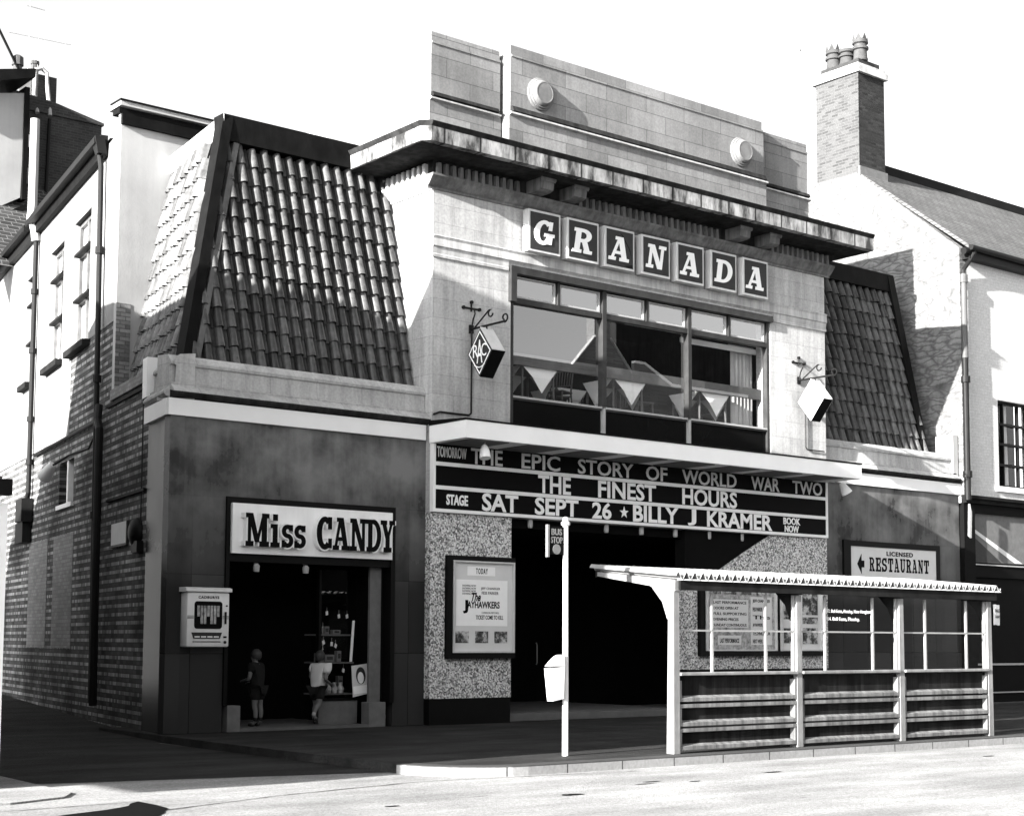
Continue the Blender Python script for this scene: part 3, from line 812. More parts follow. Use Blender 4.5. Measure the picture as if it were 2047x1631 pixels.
def stone_parapet(x0, x1, corner):
    prof = [(.0, 5.53), (-.10, 5.56), (-.14, 5.60), (-.14, 5.64), (-.08, 5.70), (-.02, 5.74), (-.02, 5.78), (.04, 5.80), (.06, 6.08), (.02, 6.10), (.02, 6.15), (.12, 6.27), (.5, 6.30), (.5, 5.53)]
    mb = MB(); mb.sweep_x(prof, x0, x1)
    if corner:
        # return along the side wall
        mb2 = [AW(.0, -y - .02 if y < .2 else -.4, z) for y, z in prof]
        d = AW(1.35, 0, 0) - AW(0, 0, 0)
        mb.prism(mb2, d)
    mb.build('stone_parapet', M['ashlar'], CIN)
    mb = MB(); mb.sweep_x([(-.001, 5.525), (-.11, 5.545), (-.145, 5.595), (-.145, 5.63), (-.001, 5.66)], x0 - .01, x1 + .01); mb.build('parapet_drip', M['soot_shade'], CIN)
stone_parapet(11.86, 17.07, True)
stone_parapet(28.31, 33.5, False)
mb = MB(); aw_box(mb, 1.36, 1.66, -.25, .06, 5.72, 6.42); mb.build('parapet_end_block', M['paint'], CIN)
mb = MB(); mb.box(33.38, 33.58, -.02, .5, 5.6, 6.75); mb.build('parapet_end_block', M['render'], CIN)

# ---- mansards
def pantiles(name, BL, BR, TL, TR, pitch, rows, mat):
    """rolls of overlapping tiles on the plane of the four corners, cut to the quad"""
    BL, BR, TL, TR = map(Vector, (BL, BR, TL, TR))
    u = (BR - BL).normalized(); nrm = u.cross((TL - BL)).normalized(); v = nrm.cross(u).normalized()
    H = (TL - BL).dot(v); ub = (TL - BL).dot(u); w = (BR - BL).length; ue = (TR - BL).dot(u)
    h = H / rows; rr = random.Random(3)
    mb = MB(); ns = 8
    for r in range(rows):
        f = (r + .5) / rows
        lo, hi = ub * f, w + (ue - w) * f
        c = math.floor(lo / pitch)
        while c * pitch < hi:
            u0 = c * pitch
            if u0 + pitch * .5 > lo and u0 + pitch * .5 < hi:
                j = rr.uniform(-.022, .022); jn = rr.uniform(-.010, .012)
                vs = []
                for vv, lift, sc in ((r * h - .03 + j, .055, 1.0), (r * h + h * 1.0 + j, .02, .86)):
                    for thick in (0, 1):
                        for k in range(ns + 1):
                            a = math.pi * k / ns
                            x = u0 + pitch * .33 - math.cos(a) * pitch * .33 * sc
                            z = lift + jn + math.sin(a) * .12 * sc - thick * .018
                            vs.append(BL + u * x + v * vv + nrm * z)
                        vs.append(BL + u * (u0 + pitch * .83) + v * vv + nrm * (lift + jn - .065 - thick * .018))
                        vs.append(BL + u * (u0 + pitch * 1.02) + v * vv + nrm * (lift + jn - .02 - thick * .018))
                m = ns + 3; fs = []
                for k in range(m - 1):
                    fs.append((k, k + 1, 2 * m + k + 1, 2 * m + k)); fs.append((k + 1, k, m + k, m + k + 1))
                mb.add(vs, fs)
            c += 1
    # dark boarding behind
    k0 = len(mb.v)
    mb.add([BL - nrm * .01, BR - nrm * .01, TR - nrm * .01, TL - nrm * .01], [(0, 1, 2, 3)])
    return mb
ROWS = 12
mb = pantiles('mansard', (12.45, .53, 6.26), (17.07, .53, 6.30), (13.62, 1.45, 10.50), (17.07, 1.45, 10.46), .262, ROWS, 'tile')
MAN = mb.build('mansard_roof', M['tile'], CIN, smooth=True)
mb = pantiles('mansard', (13.13, 4.05, 6.26), (12.42, .55, 6.26), (13.86, 4.05, 10.55), (13.62, 1.47, 10.55), .262, ROWS, 'tile')
mb.build('mansard_side', M['tile_pale'], MAN, smooth=True)
mb = MB()      # hip boards in dark lead
def slabbar(mb, a, b, w, d):
    a, b = Vector(a), Vector(b); w = Vector(w); d = Vector(d)
    mb.hexa([a, a + w, a + w + d, a + d, b, b + w, b + w + d, b + d])
slabbar(mb, (12.28, .42, 6.28), (13.46, 1.33, 11.05), (.20, .0, 0), (-.02, .25, 0)); mb.build('hip_board', M['lead'], MAN)
mb = MB(); slabbar(mb, (12.50, .415, 6.30), (13.70, 1.335, 10.70), (.11, .0, 0), (0, .2, 0)); mb.build('hip_flashing', M['lead_worn'], MAN)
mb = MB(); mb.prism([(13.44, 1.28, 10.55), (17.0, 1.28, 10.55), (17.0, 1.33, 11.05), (13.44, 1.33, 11.05)], (0, .35, 0)); mb.build('ridge_board', M['lead'], MAN)
mb = MB(); mb.hexa([(13.46, 1.30, 10.62), (13.70, 1.60, 10.62), (13.95, 4.08, 10.58), (13.74, 4.08, 10.58), (13.44, 1.30, 11.04), (13.70, 1.60, 11.04), (13.95, 4.08, 10.92), (13.72, 4.08, 10.92)]); mb.build('side_trim', M['render'], MAN)
mb = MB(); slabbar(mb, (13.06, 3.95, 6.3), (13.80, 3.95, 10.60), (.12, 0, 0), (.02, .12, 0)); mb.build('edge_board', M['lead'], MAN)
mb = MB(); mb.prism([(13.6, 1.5, 11.0), (17.05, 1.5, 11.0), (17.05, 4.1, 10.9), (13.85, 4.1, 10.9)], (0, 0, -.1)); mb.build('flat_roof', M['lead'], MAN)
mb = pantiles('mansard', (28.31, .53, 6.30), (32.95, .53, 6.30), (28.31, 1.45, 10.50), (32.75, 1.45, 10.50), .262, ROWS, 'tile')
MAN2 = mb.build('mansard_roof', M['tile'], CIN, smooth=True)
mb = MB(); slabbar(mb, (32.72, .40, 6.28), (32.62, 1.32, 10.95), (.24, 0, 0), (0, .5, 0)); mb.build('hip_board', M['lead'], MAN2)
mb = MB(); mb.prism([(28.4, 1.28, 10.52), (32.86, 1.28, 10.52), (32.86, 1.33, 10.98), (28.4, 1.33, 10.98)], (0, .35, 0)); mb.build('ridge_board', M['lead'], MAN2)
mb = MB(); mb.prism([(32.9, .75, 6.3), (32.86, 1.6, 10.95), (32.86, 5, 10.95), (32.9, 5, 6.3)], (-.1, 0, 0)); mb.build('roof_cheek', M['lead'], MAN2)
mb = MB(); mb.box(28.31, 32.86, 1.64, 5, 10.85, 10.95); mb.build('flat_roof', M['lead'], MAN2)

# ---- entrance between two pebbledashed piers
mb = MB(); mb.box(17.085, 19.0, -.165, .35, .48, 3.93); mb.build('pebbledash_pier', M['pebble'], CIN)
mb = MB(); mb.box(17.09, 18.995, -.155, .35, 0, .48); mb.build('pier_plinth', M['black'], CIN)
mb = MB()
mb.prism([(23.75, -.165, .96), (28.29, -.165, .96), (28.29, -.165, 3.93), (26.45, -.165, 3.93), (25.6, -.165, 3.52), (24.6, -.165, 3.0), (23.75, -.165, 2.62)], (0, .4, 0)); mb.build('pebbledash_pier', M['pebble'], CIN)
mb = MB(); mb.box(23.76, 28.28, -.15, .25, 0, .96); mb.build('pier_plinth', M['black'], CIN)
mb = MB()
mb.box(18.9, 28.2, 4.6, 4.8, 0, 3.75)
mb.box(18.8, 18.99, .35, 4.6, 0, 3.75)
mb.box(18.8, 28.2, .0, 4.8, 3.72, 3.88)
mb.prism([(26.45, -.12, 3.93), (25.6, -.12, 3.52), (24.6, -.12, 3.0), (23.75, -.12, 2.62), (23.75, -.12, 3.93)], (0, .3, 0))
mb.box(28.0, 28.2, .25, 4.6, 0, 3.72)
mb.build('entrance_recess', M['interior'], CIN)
mb = MB(); mb.box(19.0, 23.75, .25, 4.6, .002, .16); mb.bbox(19.0, 23.75, -.02, .25, .002, .15, .015); mb.build('entrance_step', M['step'], CIN)
for k in range(3):
    x = 19.6 + k * 1.4
    mb = MB(); mb.box(x, x + 1.25, 4.5, 4.59, .17, 2.5); d = mb.build('entrance_door', M['black'], CIN)
    mb = MB(); mb.tube([(x + 1.1, 4.47, 1.0), (x + 1.1, 4.44, 1.05), (x + 1.1, 4.44, 1.45), (x + 1.1, 4.47, 1.5)], .015, 6); mb.build('handle', M['alu'], d)
for lx in (19.52, 21.52, 22.5, 23.48, 24.49, 25.51):
    mb = MB(); mb.lathe([(.035, .18), (.05, .17), (.05, .03), (.04, 0)], (lx, -.10, 3.73), (0, 0, 1), 14); mb.build('soffit_lamp', M['alu'], CIN)

# ---- shop recess
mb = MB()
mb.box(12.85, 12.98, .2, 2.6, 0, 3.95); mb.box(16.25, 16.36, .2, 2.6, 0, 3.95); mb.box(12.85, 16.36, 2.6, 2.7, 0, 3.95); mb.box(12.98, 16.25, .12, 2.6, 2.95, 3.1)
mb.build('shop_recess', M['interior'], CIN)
mb = MB(); mb.box(12.93, 13.0, -.05, .2, .44, 3.95); mb.box(16.29, 16.38, -.05, .2, .42, 3.95); mb.box(13.0, 16.29, -.05, .2, 3.86, 3.95); mb.box(13.0, 16.29, -.02, .2, 2.86, 2.99)
mb.build('shop_frame', M['black'], CIN)
for a, b in ((13.02, 13.27), (15.86, 16.22)):
    mb = MB(); mb.bbox(a, b, -.03, .22, .0, .44, .01); mb.build('stall_block', M['stall'], CIN)
mb = MB(); mb.box(15.98, 16.22, .16, .22, .44, 2.86); mb.build('shop_pilaster', M['stall'], CIN)
mb = MB(); mb.box(13.27, 15.86, -.02, 2.6, .002, .05); mb.build('shop_step', M['step'], CIN)
# glazed display on the right of the doorway
mb = MB(); mb.box(15.15, 15.97, .52, .60, .05, .46); mb.build('display_stall_riser', M['stall'], CIN)
mb = MB(); mb.box(15.12, 15.17, .50, .60, .46, 2.8); mb.box(15.17, 15.97, .50, .60, .46, .50); mb.build('display_frame', M['black'], CIN)
mb = MB(); mb.add([(15.17, .55, .50), (15.97, .55, .50), (15.97, .55, 2.8), (15.17, .55, 2.8)], [(0, 1, 2, 3)]); mb.build('display_pane', M['glass_shop'], CIN)
mb = MB()
for z in (.56, 1.12, 1.62): mb.box(15.19, 15.95, .62, 1.1, z, z + .03)
mb.build('display_shelf', M['wood'], CIN)
for k in range(2):
    mb = MB(); x = 13.55 + k * .98
    mb.tube([(x, .10, 2.86), (x, .04, 2.80)], .012, 6); mb.lathe([(.05, 0), (.06, .10), (.03, .14)], (x, .02, 2.70), (0, 0, 1), 12); mb.build('fascia_lamp', M['alu'], CIN)

# ---- side wall in the alley and the rear block
mb = MB()
holes = [(6.32, 7.92, 7.56, 10.30), (8.92, 10.40, 7.56, 10.20), (12.42, 13.2, 7.56, 10.15), (7.36, 8.78, 4.36, 5.28)]
holes.sort()
T0, T1 = 1.40, 17.3
ts = sorted({T0, T1, 4.18} | {h[0] for h in holes} | {h[1] for h in holes})
for a, b in zip(ts[:-1], ts[1:]):
    topz = 6.02 if b <= 4.18 + 1e-6 else 11.22
    zs = [(-.3, topz)]
    for h in holes:
        if h[0] <= a + 1e-6 and h[1] >= b - 1e-6:
            nz = []
            for p, q in zs:
                if q <= h[2] or p >= h[3]: nz.append((p, q))
                else:
                    if p < h[2]: nz.append((p, h[2]))
                    if q > h[3]: nz.append((h[3], q))
            zs = nz
    for p, q in zs:
        aw_box(mb, a, b, -.3, 0, p, q)
SIDE = mb.build('side_brick_wall', M['brick_alley'], CIN)
# thin coat with openings: sunlight painted onto the brick down to the shadow edge
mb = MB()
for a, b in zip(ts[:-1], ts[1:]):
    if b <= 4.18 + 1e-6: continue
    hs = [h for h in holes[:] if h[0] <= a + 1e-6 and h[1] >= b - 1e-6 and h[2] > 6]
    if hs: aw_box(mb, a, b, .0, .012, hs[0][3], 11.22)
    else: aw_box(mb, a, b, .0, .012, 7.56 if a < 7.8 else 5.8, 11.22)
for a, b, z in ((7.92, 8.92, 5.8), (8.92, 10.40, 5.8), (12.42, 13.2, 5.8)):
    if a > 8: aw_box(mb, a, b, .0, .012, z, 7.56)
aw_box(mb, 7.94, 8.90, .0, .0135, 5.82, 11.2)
mb.build('side_sunlit_coat', M['sunlit_coat'], SIDE)
mb = MB(); aw_box(mb, 1.40, 4.17, -.3, .04, 6.02, 6.22); mb.build('brick_coping', M['brick_infill'], SIDE)
mb = MB(); aw_box(mb, 1.6, 4.4, .0, .05, 5.90, 5.95); mb.build('coping_drip', M['lead'], SIDE)
for (a, b, z0, z1) in holes:
    if z0 > 6:
        mb = MB(); w = .09
        aw_box(mb, a, a + w, -.16, -.10, z0, z1); aw_box(mb, b - w, b, -.16, -.10, z0, z1)
        for z in (z0, z0 + (z1 - z0) * .37, z0 + (z1 - z0) * .73, z1 - .09): aw_box(mb, a + w, b - w, -.16, -.10, z, z + .09)
        c = (a + b) / 2; aw_box(mb, c - .05, c + .05, -.158, -.098, z0 + .09, z1 - .09)
        wn_ = mb.build('side_window', M['lead_worn'], SIDE)
        mb = MB(); aw_box(mb, a, b, -.22, -.17, z0, z1); mb.build('pane', M['sign_grey'], wn_)
        mb = MB(); aw_box(mb, a - .12, b + .12, -.25, .16, z0 - .13, z0); mb.build('sill', M['beam'], wn_)
        mb = MB(); aw_box(mb, b - .012, b, -.1, .0, z0, z1); mb.build('reveal', M['render'], wn_)
        for f_ in (.37, .73):
            mb = MB(); aw_box(mb, a + .1, b - .1, -.10, .03, z0 + (z1 - z0) * f_, z0 + (z1 - z0) * f_ + .05); mb.build('transom', M['beam'], wn_)
    else:
        mb = MB(); c = (a + b) / 2; aw_box(mb, c - .06, c + .06, -.14, -.02, z0, z1); aw_box(mb, a - .05, b + .05, -.2, .06, z0 - .09, z0)
        wn_ = mb.build('small_window', M['paint'], SIDE)
        mb = MB(); aw_box(mb, a, b, -.28, -.22, z0, z1); mb.build('pane', M['interior'], wn_)
for a, b in ((7.2, 9.15), (9.8, 11.9)):
    mb = MB(); aw_box(mb, a, b, .0, .012, 1.35, 3.72); mb.build('blocked_window', M['brick_infill'], SIDE)
# eaves gutter, boxed fascia and pipes
mb = MB(); aw_box(mb, 4.95, 12.1, .02, .14, 10.98, 11.22); mb.build('eaves_board', M['lead'], SIDE)
mb = MB(); aw_box(mb, 4.95, 12.1, .16, .30, 11.20, 11.33); aw_box(mb, 5.0, 12.1, .02, .16, 11.23, 11.40); mb.build('gutter', M['dark_pipe'], SIDE)
mb = MB(); aw_box(mb, 12.3, 17.3, .16, .30, 11.16, 11.29); aw_box(mb, 12.3, 17.3, .02, .14, 10.95, 11.22); mb.build('gutter', M['dark_pipe'], SIDE)
mb = MB(); mb.prism([AW(4.86, .30, 11.33), AW(5.25, .30, 11.33), AW(5.18, .22, 11.02), AW(4.95, .22, 11.02)], (AW(0, -.18, 0) - AW(0, 0, 0))); mb.build('hopper', M['dark_pipe'], SIDE)
mb = MB(); mb.tube([AW(5.12, .16, 11.1), AW(5.10, .12, 10.8), AW(4.72, .12, .35)], .055, 10)
for z in (9.1, 6.55, 3.9): mb.tube([AW(4.72 + (z - .35) * .036, .12, z - .07), AW(4.72 + (z - .35) * .036, .12, z + .07)], .085, 10)
mb.build('drainpipe', M['dark_pipe'], SIDE)
mb = MB(); mb.tube([AW(4.70, .12, 6.0), AW(4.6, .16, 5.7), AW(4.35, .18, 5.5), AW(4.35, .18, 3.0), AW(4.45, .14, .3)], .075, 10); mb.build('drainpipe', M['dark_pipe'], SIDE)
mb = MB(); mb.tube([AW(11.75, .10, 10.9), AW(11.75, .10, 4.9), AW(11.95, .12, 4.6)], .06, 10)
for z in (9.6, 8.2, 6.6, 5.6): mb.tube([AW(11.75, .10, z - .06), AW(11.75, .10, z + .06)], .09, 10)
mb.build('drainpipe', M['dark_pipe'], SIDE)
mb = MB(); aw_box(mb, 11.55, 12.3, .03, .28, 4.22, 4.75); aw_box(mb, 11.7, 12.6, .03, .22, 3.75, 4.22); mb.build('hopper', M['dark_pipe'], SIDE)
mb = MB(); mb.tube([AW(11.4, .05, 5.72), AW(7.35, .05, 5.75), AW(5.3, .05, 5.76), AW(4.9, .06, 5.7)], .035, 8); mb.build('waste_pipe', M['dark_pipe'], SIDE)
mb = MB(); mb.tube([AW(12.35, .10, 13.9), AW(12.35, .10, 11.75), AW(12.25, .14, 11.45), AW(11.85, .16, 11.3), AW(11.75, .12, 11.0), AW(11.75, .10, 10.8)], .11, 12); mb.build('vent_pipe', M['render'], SIDE)
mb = MB(); mb.tube([AW(1.68, .03, 5.85), AW(1.66, .03, 3.55)], .012, 6); mb.build('cable', M['wire'], SIDE)
mb = MB(); aw_box(mb, 1.45, 4.25, .0, .05, 4.10, 4.15); mb.build('drip_strip', M['lead'], SIDE)
# rear block rising behind the mansard
mb = MB(); p = [(12.69, 3.98, 6.0), (17.2, 3.98, 6.0), (17.2, 3.98, 11.58), (12.69, 3.98, 11.58)]
mb.prism(p, (0, .11, 0)); mb.build('rear_block_wall', M['render'], CIN)
MB().box(12.688, 12.98, 3.968, 3.979, 6.0, 7.9).build('brick_quoin', M['brick_quoin'], CIN)
mb = MB(); mb.prism([(12.64, 3.96, 11.58), (17.2, 3.96, 11.58), (17.2, 3.96, 11.68), (12.64, 3.96, 11.68)], (0, .3, 0)); mb.box(12.68, 17.2, 3.9, 3.98, 11.36, 11.56); mb.build('eaves_board', M['lead'], CIN)
mb = MB(); mb.box(12.62, 17.2, 3.86, 4.4, 11.70, 11.79); mb.build('verge_board', M['render'], CIN)
mb = MB(); mb.box(12.60, 17.2, 3.83, 4.3, 11.79, 11.82); mb.build('verge_capping', M['lead'], CIN)
mb = MB(); mb.prism([AW(5.0, -.02, 11.30), AW(17.3, -.02, 11.30), AW(17.3, -4, 11.5), AW(5.0, -4, 11.5)], (0, 0, .06)); mb.build('rear_roof', M['lead'], CIN)
mb = MB(); mb.box(14.6, 32.0, 8.0, 8.3, 0, 10.9); mb.build('rear_wall', M['brick_dark'], CIN)

# ================================================================== signs on the picture house
LB = [('G', 19.19, 20.02, 'first letter box of the sign row, white slab letter G on grey'),
      ('R', 20.19, 21.04, 'letter box with white slab letter R beside the G'),
      ('A', 21.20, 22.03, 'cracked letter box with white A between R and N'),
      ('N', 22.23, 23.06, 'letter box with white slab letter N in the middle of the sign row'),
      ('A', 23.25, 24.07, 'letter box with white A between N and D'),
      ('D', 24.28, 25.09, 'letter box with white slab letter D near the end of the row'),
      ('A', 25.29, 26.10, 'last letter box of the row, white A right of the D')]
for ch, a, b, lab in LB:
    t = thing('letter_box_sign', lab, 'letter sign', ((a + b) / 2, -.17, 9.10), 'letter boxes over the restaurant window')
    c = MB().bbox(a, b, -.41, -.235, 9.11, 9.95, .012).build('casing', M['letterbox_side'], t)
    MB().box(a + .05, b - .05, -.418, -.409, 9.16, 9.90).build('face', M['letterbox_face'], t)
    mb = MB(); w = .52 if ch != 'A' else .56
    glyph(mb, ch, (a + b) / 2 - w / 2 - .05, 9.27, w, .50, -.418, .012, slant=.16); mb.build('letter', M['lettering_white'], t)
    mb = MB(); mb.box(a + .2, a + .26, -.25, -.17, 9.2, 9.3); mb.box(b - .26, b - .2, -.25, -.17, 9.2, 9.3); mb.box(b, b + .05, -.3, -.24, 9.40, 9.46); mb.build('fixing', M['black'], t)
    if a == 21.20:
        mb = MB(); mb.prism([(21.62, -.4185, 9.86), (21.70, -.4185, 9.82), (21.90, -.4185, 9.55), (21.97, -.4185, 9.25), (21.93, -.4185, 9.40), (21.86, -.4185, 9.57)], (0, .0005, 0)); mb.prism([(21.75, -.4186, 9.20), (21.97, -.4186, 9.24), (21.97, -.4186, 9.17), (21.82, -.4186, 9.165)], (0, .0005, 0)); mb.build('crack', M['black'], t)

t = thing('marquee_board', 'long black programme board with three rows of white lettering under the canopy', 'marquee', (22.65, -.17, 3.92))
MB().box(17.12, 28.17, -.24, -.165, 3.97, 5.179).build('board', M['board_black'], t)
mb = MB()
for z0, z1 in ((3.91, 3.97), (4.33, 4.40), (4.77, 4.84)): mb.box(17.06, 28.23, -.262, -.16, z0, z1)
for a, b in ((3.97, 4.33), (4.40, 4.77), (4.84, 5.178)):
    mb.box(17.06, 17.12, -.262, -.16, a, b); mb.box(28.17, 28.23, -.262, -.16, a, b)
mb.build('frame', M['paint'], t)
r1 = [('THE', 17.95, 18.71), ('EPIC', 19.18, 20.16), ('STORY', 20.63, 22.14), ('OF', 22.50, 23.11), ('WORLD', 23.55, 25.21), ('WAR', 25.68, 26.60), ('TWO', 27.04, 28.05)]
for s_, a, b in r1: text(MB(), s_, a, b, 4.86, 5.155, -.241, .008, .014).build('top_row_word', M['lettering_shaded'], t)
mb = MB(); text(mb, 'TOMORROW', 17.16, 17.84, 4.93, 5.13, -.241, .012, .01); mb.build('small_lettering', M['lettering_shaded'], t)
for s_, a, b in (('THE', 19.60, 20.44), ('FINEST', 21.17, 22.78), ('HOURS', 23.55, 25.22)): text(MB(), s_, a, b, 4.415, 4.765, -.241, .008, .022).build('middle_row_word', M['lettering_white'], t)
for s_, a, b in (('SAT', 18.22, 19.10), ('SEPT', 19.52, 20.64), ('26', 21.01, 21.53), ('BILLY', 22.13, 23.43), ('J', 23.71, 23.96), ('KRAMER', 24.29, 26.35)): text(MB(), s_, a, b, 3.985, 4.325, -.241, .008, .026).build('bottom_row_word', M['lettering_white'], t)
mb = MB()
st = [(21.88 + (.125 if k % 2 == 0 else .05) * math.sin(2 * math.pi * k / 10), -.249, 4.15 + (.125 if k % 2 == 0 else .05) * math.cos(2 * math.pi * k / 10)) for k in range(10)]
mb.prism(st, (0, .008, 0))
mb.build('star', M['lettering_white'], t)
mb = MB(); text(mb, 'STAGE', 17.38, 17.88, 4.05, 4.25, -.241, .012, .03); mb.build('small_lettering', M['lettering_white'], t); mb = MB(); text(mb, 'BOOK', 26.72, 27.28, 4.155, 4.31, -.241, .012, .02); text(mb, 'NOW', 26.76, 27.23, 3.985, 4.135, -.241, .012, .02); mb.build('small_lettering', M['lettering_white'], t)

for x, lab in ((17.9, 'white floodlight shade under the left end of the canopy'), (28.55, 'white floodlight under the right end of the canopy')):
    t = thing('floodlight', lab, 'lamp', (x, -.75, 5.0), 'floodlights under the canopy')
    y0 = -1.10 if x < 20 else -.6
    if x < 20:
        MB().lathe([(.10, 0), (.105, .03), (.09, .15), (.055, .24), (.02, .27)], (x - .28, y0, 4.86), (0.1, .25, 1), 20).build('shade', M['lamp_shade'], t, True)
        MB().tube([(x - .25, y0 + .06, 5.12), (x - .22, y0 + .08, 5.19)], .015, 6).build('arm', M['alu'], t)
    else:
        MB().lathe([(.13, 0), (.12, .06), (.07, .24), (.05, .28)], (x - .05, y0, 4.93), (-.5, .2, .85), 20).build('shade', M['lamp_shade'], t, True)
        MB().tube([(x - .18, y0 + .05, 5.15), (x - .35, y0 + .1, 5.19)], .018, 6).build('arm', M['alu'], t)

# ---- sweet shop sign
t = thing('shop_sign', 'white fascia sign with raised black slab letters over the dark sweet shop doorway', 'shop sign', (14.64, 0, 2.99))
MB().box(13.01, 16.28, -.10, .1, 2.995, 3.845).build('board', M['sign_white'], t)
def row(word, xs, z, hs, y, d, mat, name, grow=0.0):
    mb = MB()
    for ch, (x, w), h in zip(word, xs, hs): glyph(mb, ch, x, z, w, h, y, d, 0, grow)
    mb.build(name, mat, t)
MX = [(13.20, .44), (13.68, .17), (13.90, .22), (14.15, .22)]; MHs = [.56, .56, .56, .56]
CX = [(14.60, .30), (14.93, .34), (15.29, .34), (15.64, .30), (15.94, .30)]; CHs = [.57] * 5
for kk, (w_, xs, hs) in enumerate((('Miss', MX, MHs), ('CANDY', CX, CHs))):
    row(w_, xs, 3.12, hs, -.10, .12, M['sign_white'], 'letter_body', .030)
    row(w_, xs, 3.12, hs, -.2205, .006, M['lettering_black'], 'letter_face', .006)

# ---- restaurant sign
t = thing('restaurant_sign', 'pale sign in a heavy black frame with an arrow above the shelter roof', 'sign', (30.87, 0, 2.95))
MB().box(29.28, 32.56, -.04, .0, 3.02, 3.79).build('board', M['sign_grey'], t)
mb = MB(); mb.box(29.03, 29.28, -.06, .0, 2.95, 3.92); mb.box(32.56, 32.70, -.06, 0, 2.95, 3.92); mb.box(29.28, 32.56, -.06, 0, 3.79, 3.92); mb.box(29.28, 32.56, -.06, 0, 2.95, 3.02); mb.build('frame', M['black'], t)
mb = MB(); text(mb, 'LICENSED', 30.62, 31.64, 3.60, 3.71, -.0405, .006, .035, spacing=1.15); mb.build('small_lettering', M['lettering_black'], t)
mb = MB()
for k, ch in enumerate('RESTAURANT'): glyph(mb, ch, 29.97 + k * .2335, 3.22, .19, .33, -.041, .006)
mb.build('lettering', M['lettering_black'], t)
mb = MB(); mb.prism([(29.52, -.046, 3.38), (29.68, -.046, 3.62), (29.68, -.046, 3.46), (29.78, -.046, 3.46), (29.78, -.046, 3.30), (29.68, -.046, 3.30), (29.68, -.046, 3.14)], (0, .005, 0)); mb.build('arrow', M['lettering_black'], t)

# ---- diamond signs on scrolled brackets
def diamond(xw, zb, lab, back):
    t = thing('hanging_sign', lab, 'hanging sign', (xw, -.17, zb), 'diamond lantern signs on iron brackets')
    mb = MB(); y1 = -1.22
    mb.tube([(xw, -.17, zb), (xw, y1, zb)], .022, 8)
    sc = [(xw, y1 + .02 + .10 * math.cos(a) * (1 - k / 22), zb + .07 + .09 * math.sin(a) * (1 - k / 22)) for k, a in enumerate([R(-90 - 28 * k) for k in range(13)])]
    mb.tube(sc, .016, 6)
    s2 = [(xw, -.30 - .42 * k / 8, zb + .02 + .26 * k / 8) for k in range(9)] + [(xw, -.78 + .07 * math.cos(R(110 - 40 * k)) , zb + .22 + .07 * math.sin(R(110 - 40 * k))) for k in range(8)]
    mb.tube(s2, .016, 6)
    mb.tube([(xw, -.19, zb + .0), (xw, -.24, zb + .18), (xw, -.30, zb + .28), (xw, -.28, zb + .36), (xw, -.19, zb + .40)], .016, 6)
    mb.tube([(xw - .19, -.18, zb + .40), (xw + .19, -.18, zb + .40)], .02, 6); mb.tube([(xw, -.18, zb + .34), (xw, -.18, zb + .52)], .02, 6)
    for px, pz in ((xw - .19, zb + .40), (xw + .19, zb + .40), (xw, zb + .52)): mb.lathe([(0, -.03), (.035, -.03), (.035, .03), (0, .03)], (px, -.18, pz), (0, 1, 0), 8)
    mb.box(xw - .05, xw + .05, -.20, -.17, zb - .08, zb + .08)
    mb.build('bracket', M['dark_pipe'], t)
    # lantern: a diamond box hanging with its face square to the street's length
    cy, cz = -.66, zb - .53; hw, hh, d = .37, .46, .15
    if back: fx = ((-1, M['sign_white']), )
    dm = lambda s_: [(cy, cz + hh * s_), (cy - hw * s_, cz), (cy, cz - hh * s_), (cy + hw * s_, cz)]
    mb = MB(); mb.prism([(xw - d, y, z) for y, z in dm(1.0)], (2 * d, 0, 0)); mb.build('lantern_case', M['black'], t)
    for s_, x_ in ((-1, xw - d), (1, xw + d)):
        mb = MB(); mb.prism([(x_ + s_ * .012, y, z) for y, z in dm(.985)], (-s_ * .012, 0, 0)); f = mb.build('lantern_face', M['letterbox_face'] if not back else M['paint'], t)
        if not back and s_ < 0:
            mb = MB(); o_, i_ = dm(.90), dm(.82)
            for k in range(4):
                a, b, c, e = o_[k], o_[(k + 1) % 4], i_[(k + 1) % 4], i_[k]
                mb.prism([(x_ - .013, *a), (x_ - .013, *b), (x_ - .013, *c), (x_ - .013, *e)], (-.004, 0, 0))
            # interlaced letters: tall A between R and C
            text(mb, 'R', -.20, -.05, -.08, .16, 0, .004, .0, ex=(0, -1, 0), org=(x_ - .013, cy, cz))
            text(mb, 'A', -.085, .085, -.20, .24, 0, .006, .0, ex=(0, -1, 0), org=(x_ - .013, cy, cz))
            text(mb, 'C', .05, .20, -.08, .16, 0, .004, .0, ex=(0, -1, 0), org=(x_ - .013, cy, cz))
            mb.tube([(x_ - .015, cy + .15 - .30 * k / 8, cz - .23 - .05 * math.sin(math.pi * k / 8)) for k in range(9)], .012, 6)
            mb.build('emblem', M['lettering_white'], f)
    if 1:
        mb = MB(); mb.prism([(xw - d - .001, cy + .01, cz + hh + .012), (xw - d - .001, cy - hw + .01, cz + .012), (xw - d - .001, cy - hw + .01, cz + .03), (xw - d - .001, cy + .01, cz + hh + .03)], (2 * d + .002, 0, 0)); mb.build('lid', M['letterbox_side'] if not back else M['paint'], t)
    mb = MB(); mb.tube([(xw, cy, zb - .02), (xw, cy, cz + hh - .01)], .018, 6); mb.build('hanger', M['dark_pipe'], t)
    if not back: mb = MB(); mb.tube([(xw, -.20, zb - .05), (xw, -.20, 5.82), (xw - .05, -.20, 5.78), (17.25, -.20, 5.78), (17.1, -.2, 5.72)], .018, 6)
    else: mb = MB(); mb.tube([(xw + .2, -.20, zb - .5), (xw + .2, -.20, 5.95), (xw + .25, -.20, 5.9), (28.2, -.20, 5.9)], .014, 6)
    mb.build('conduit', M['dark_pipe'], t)
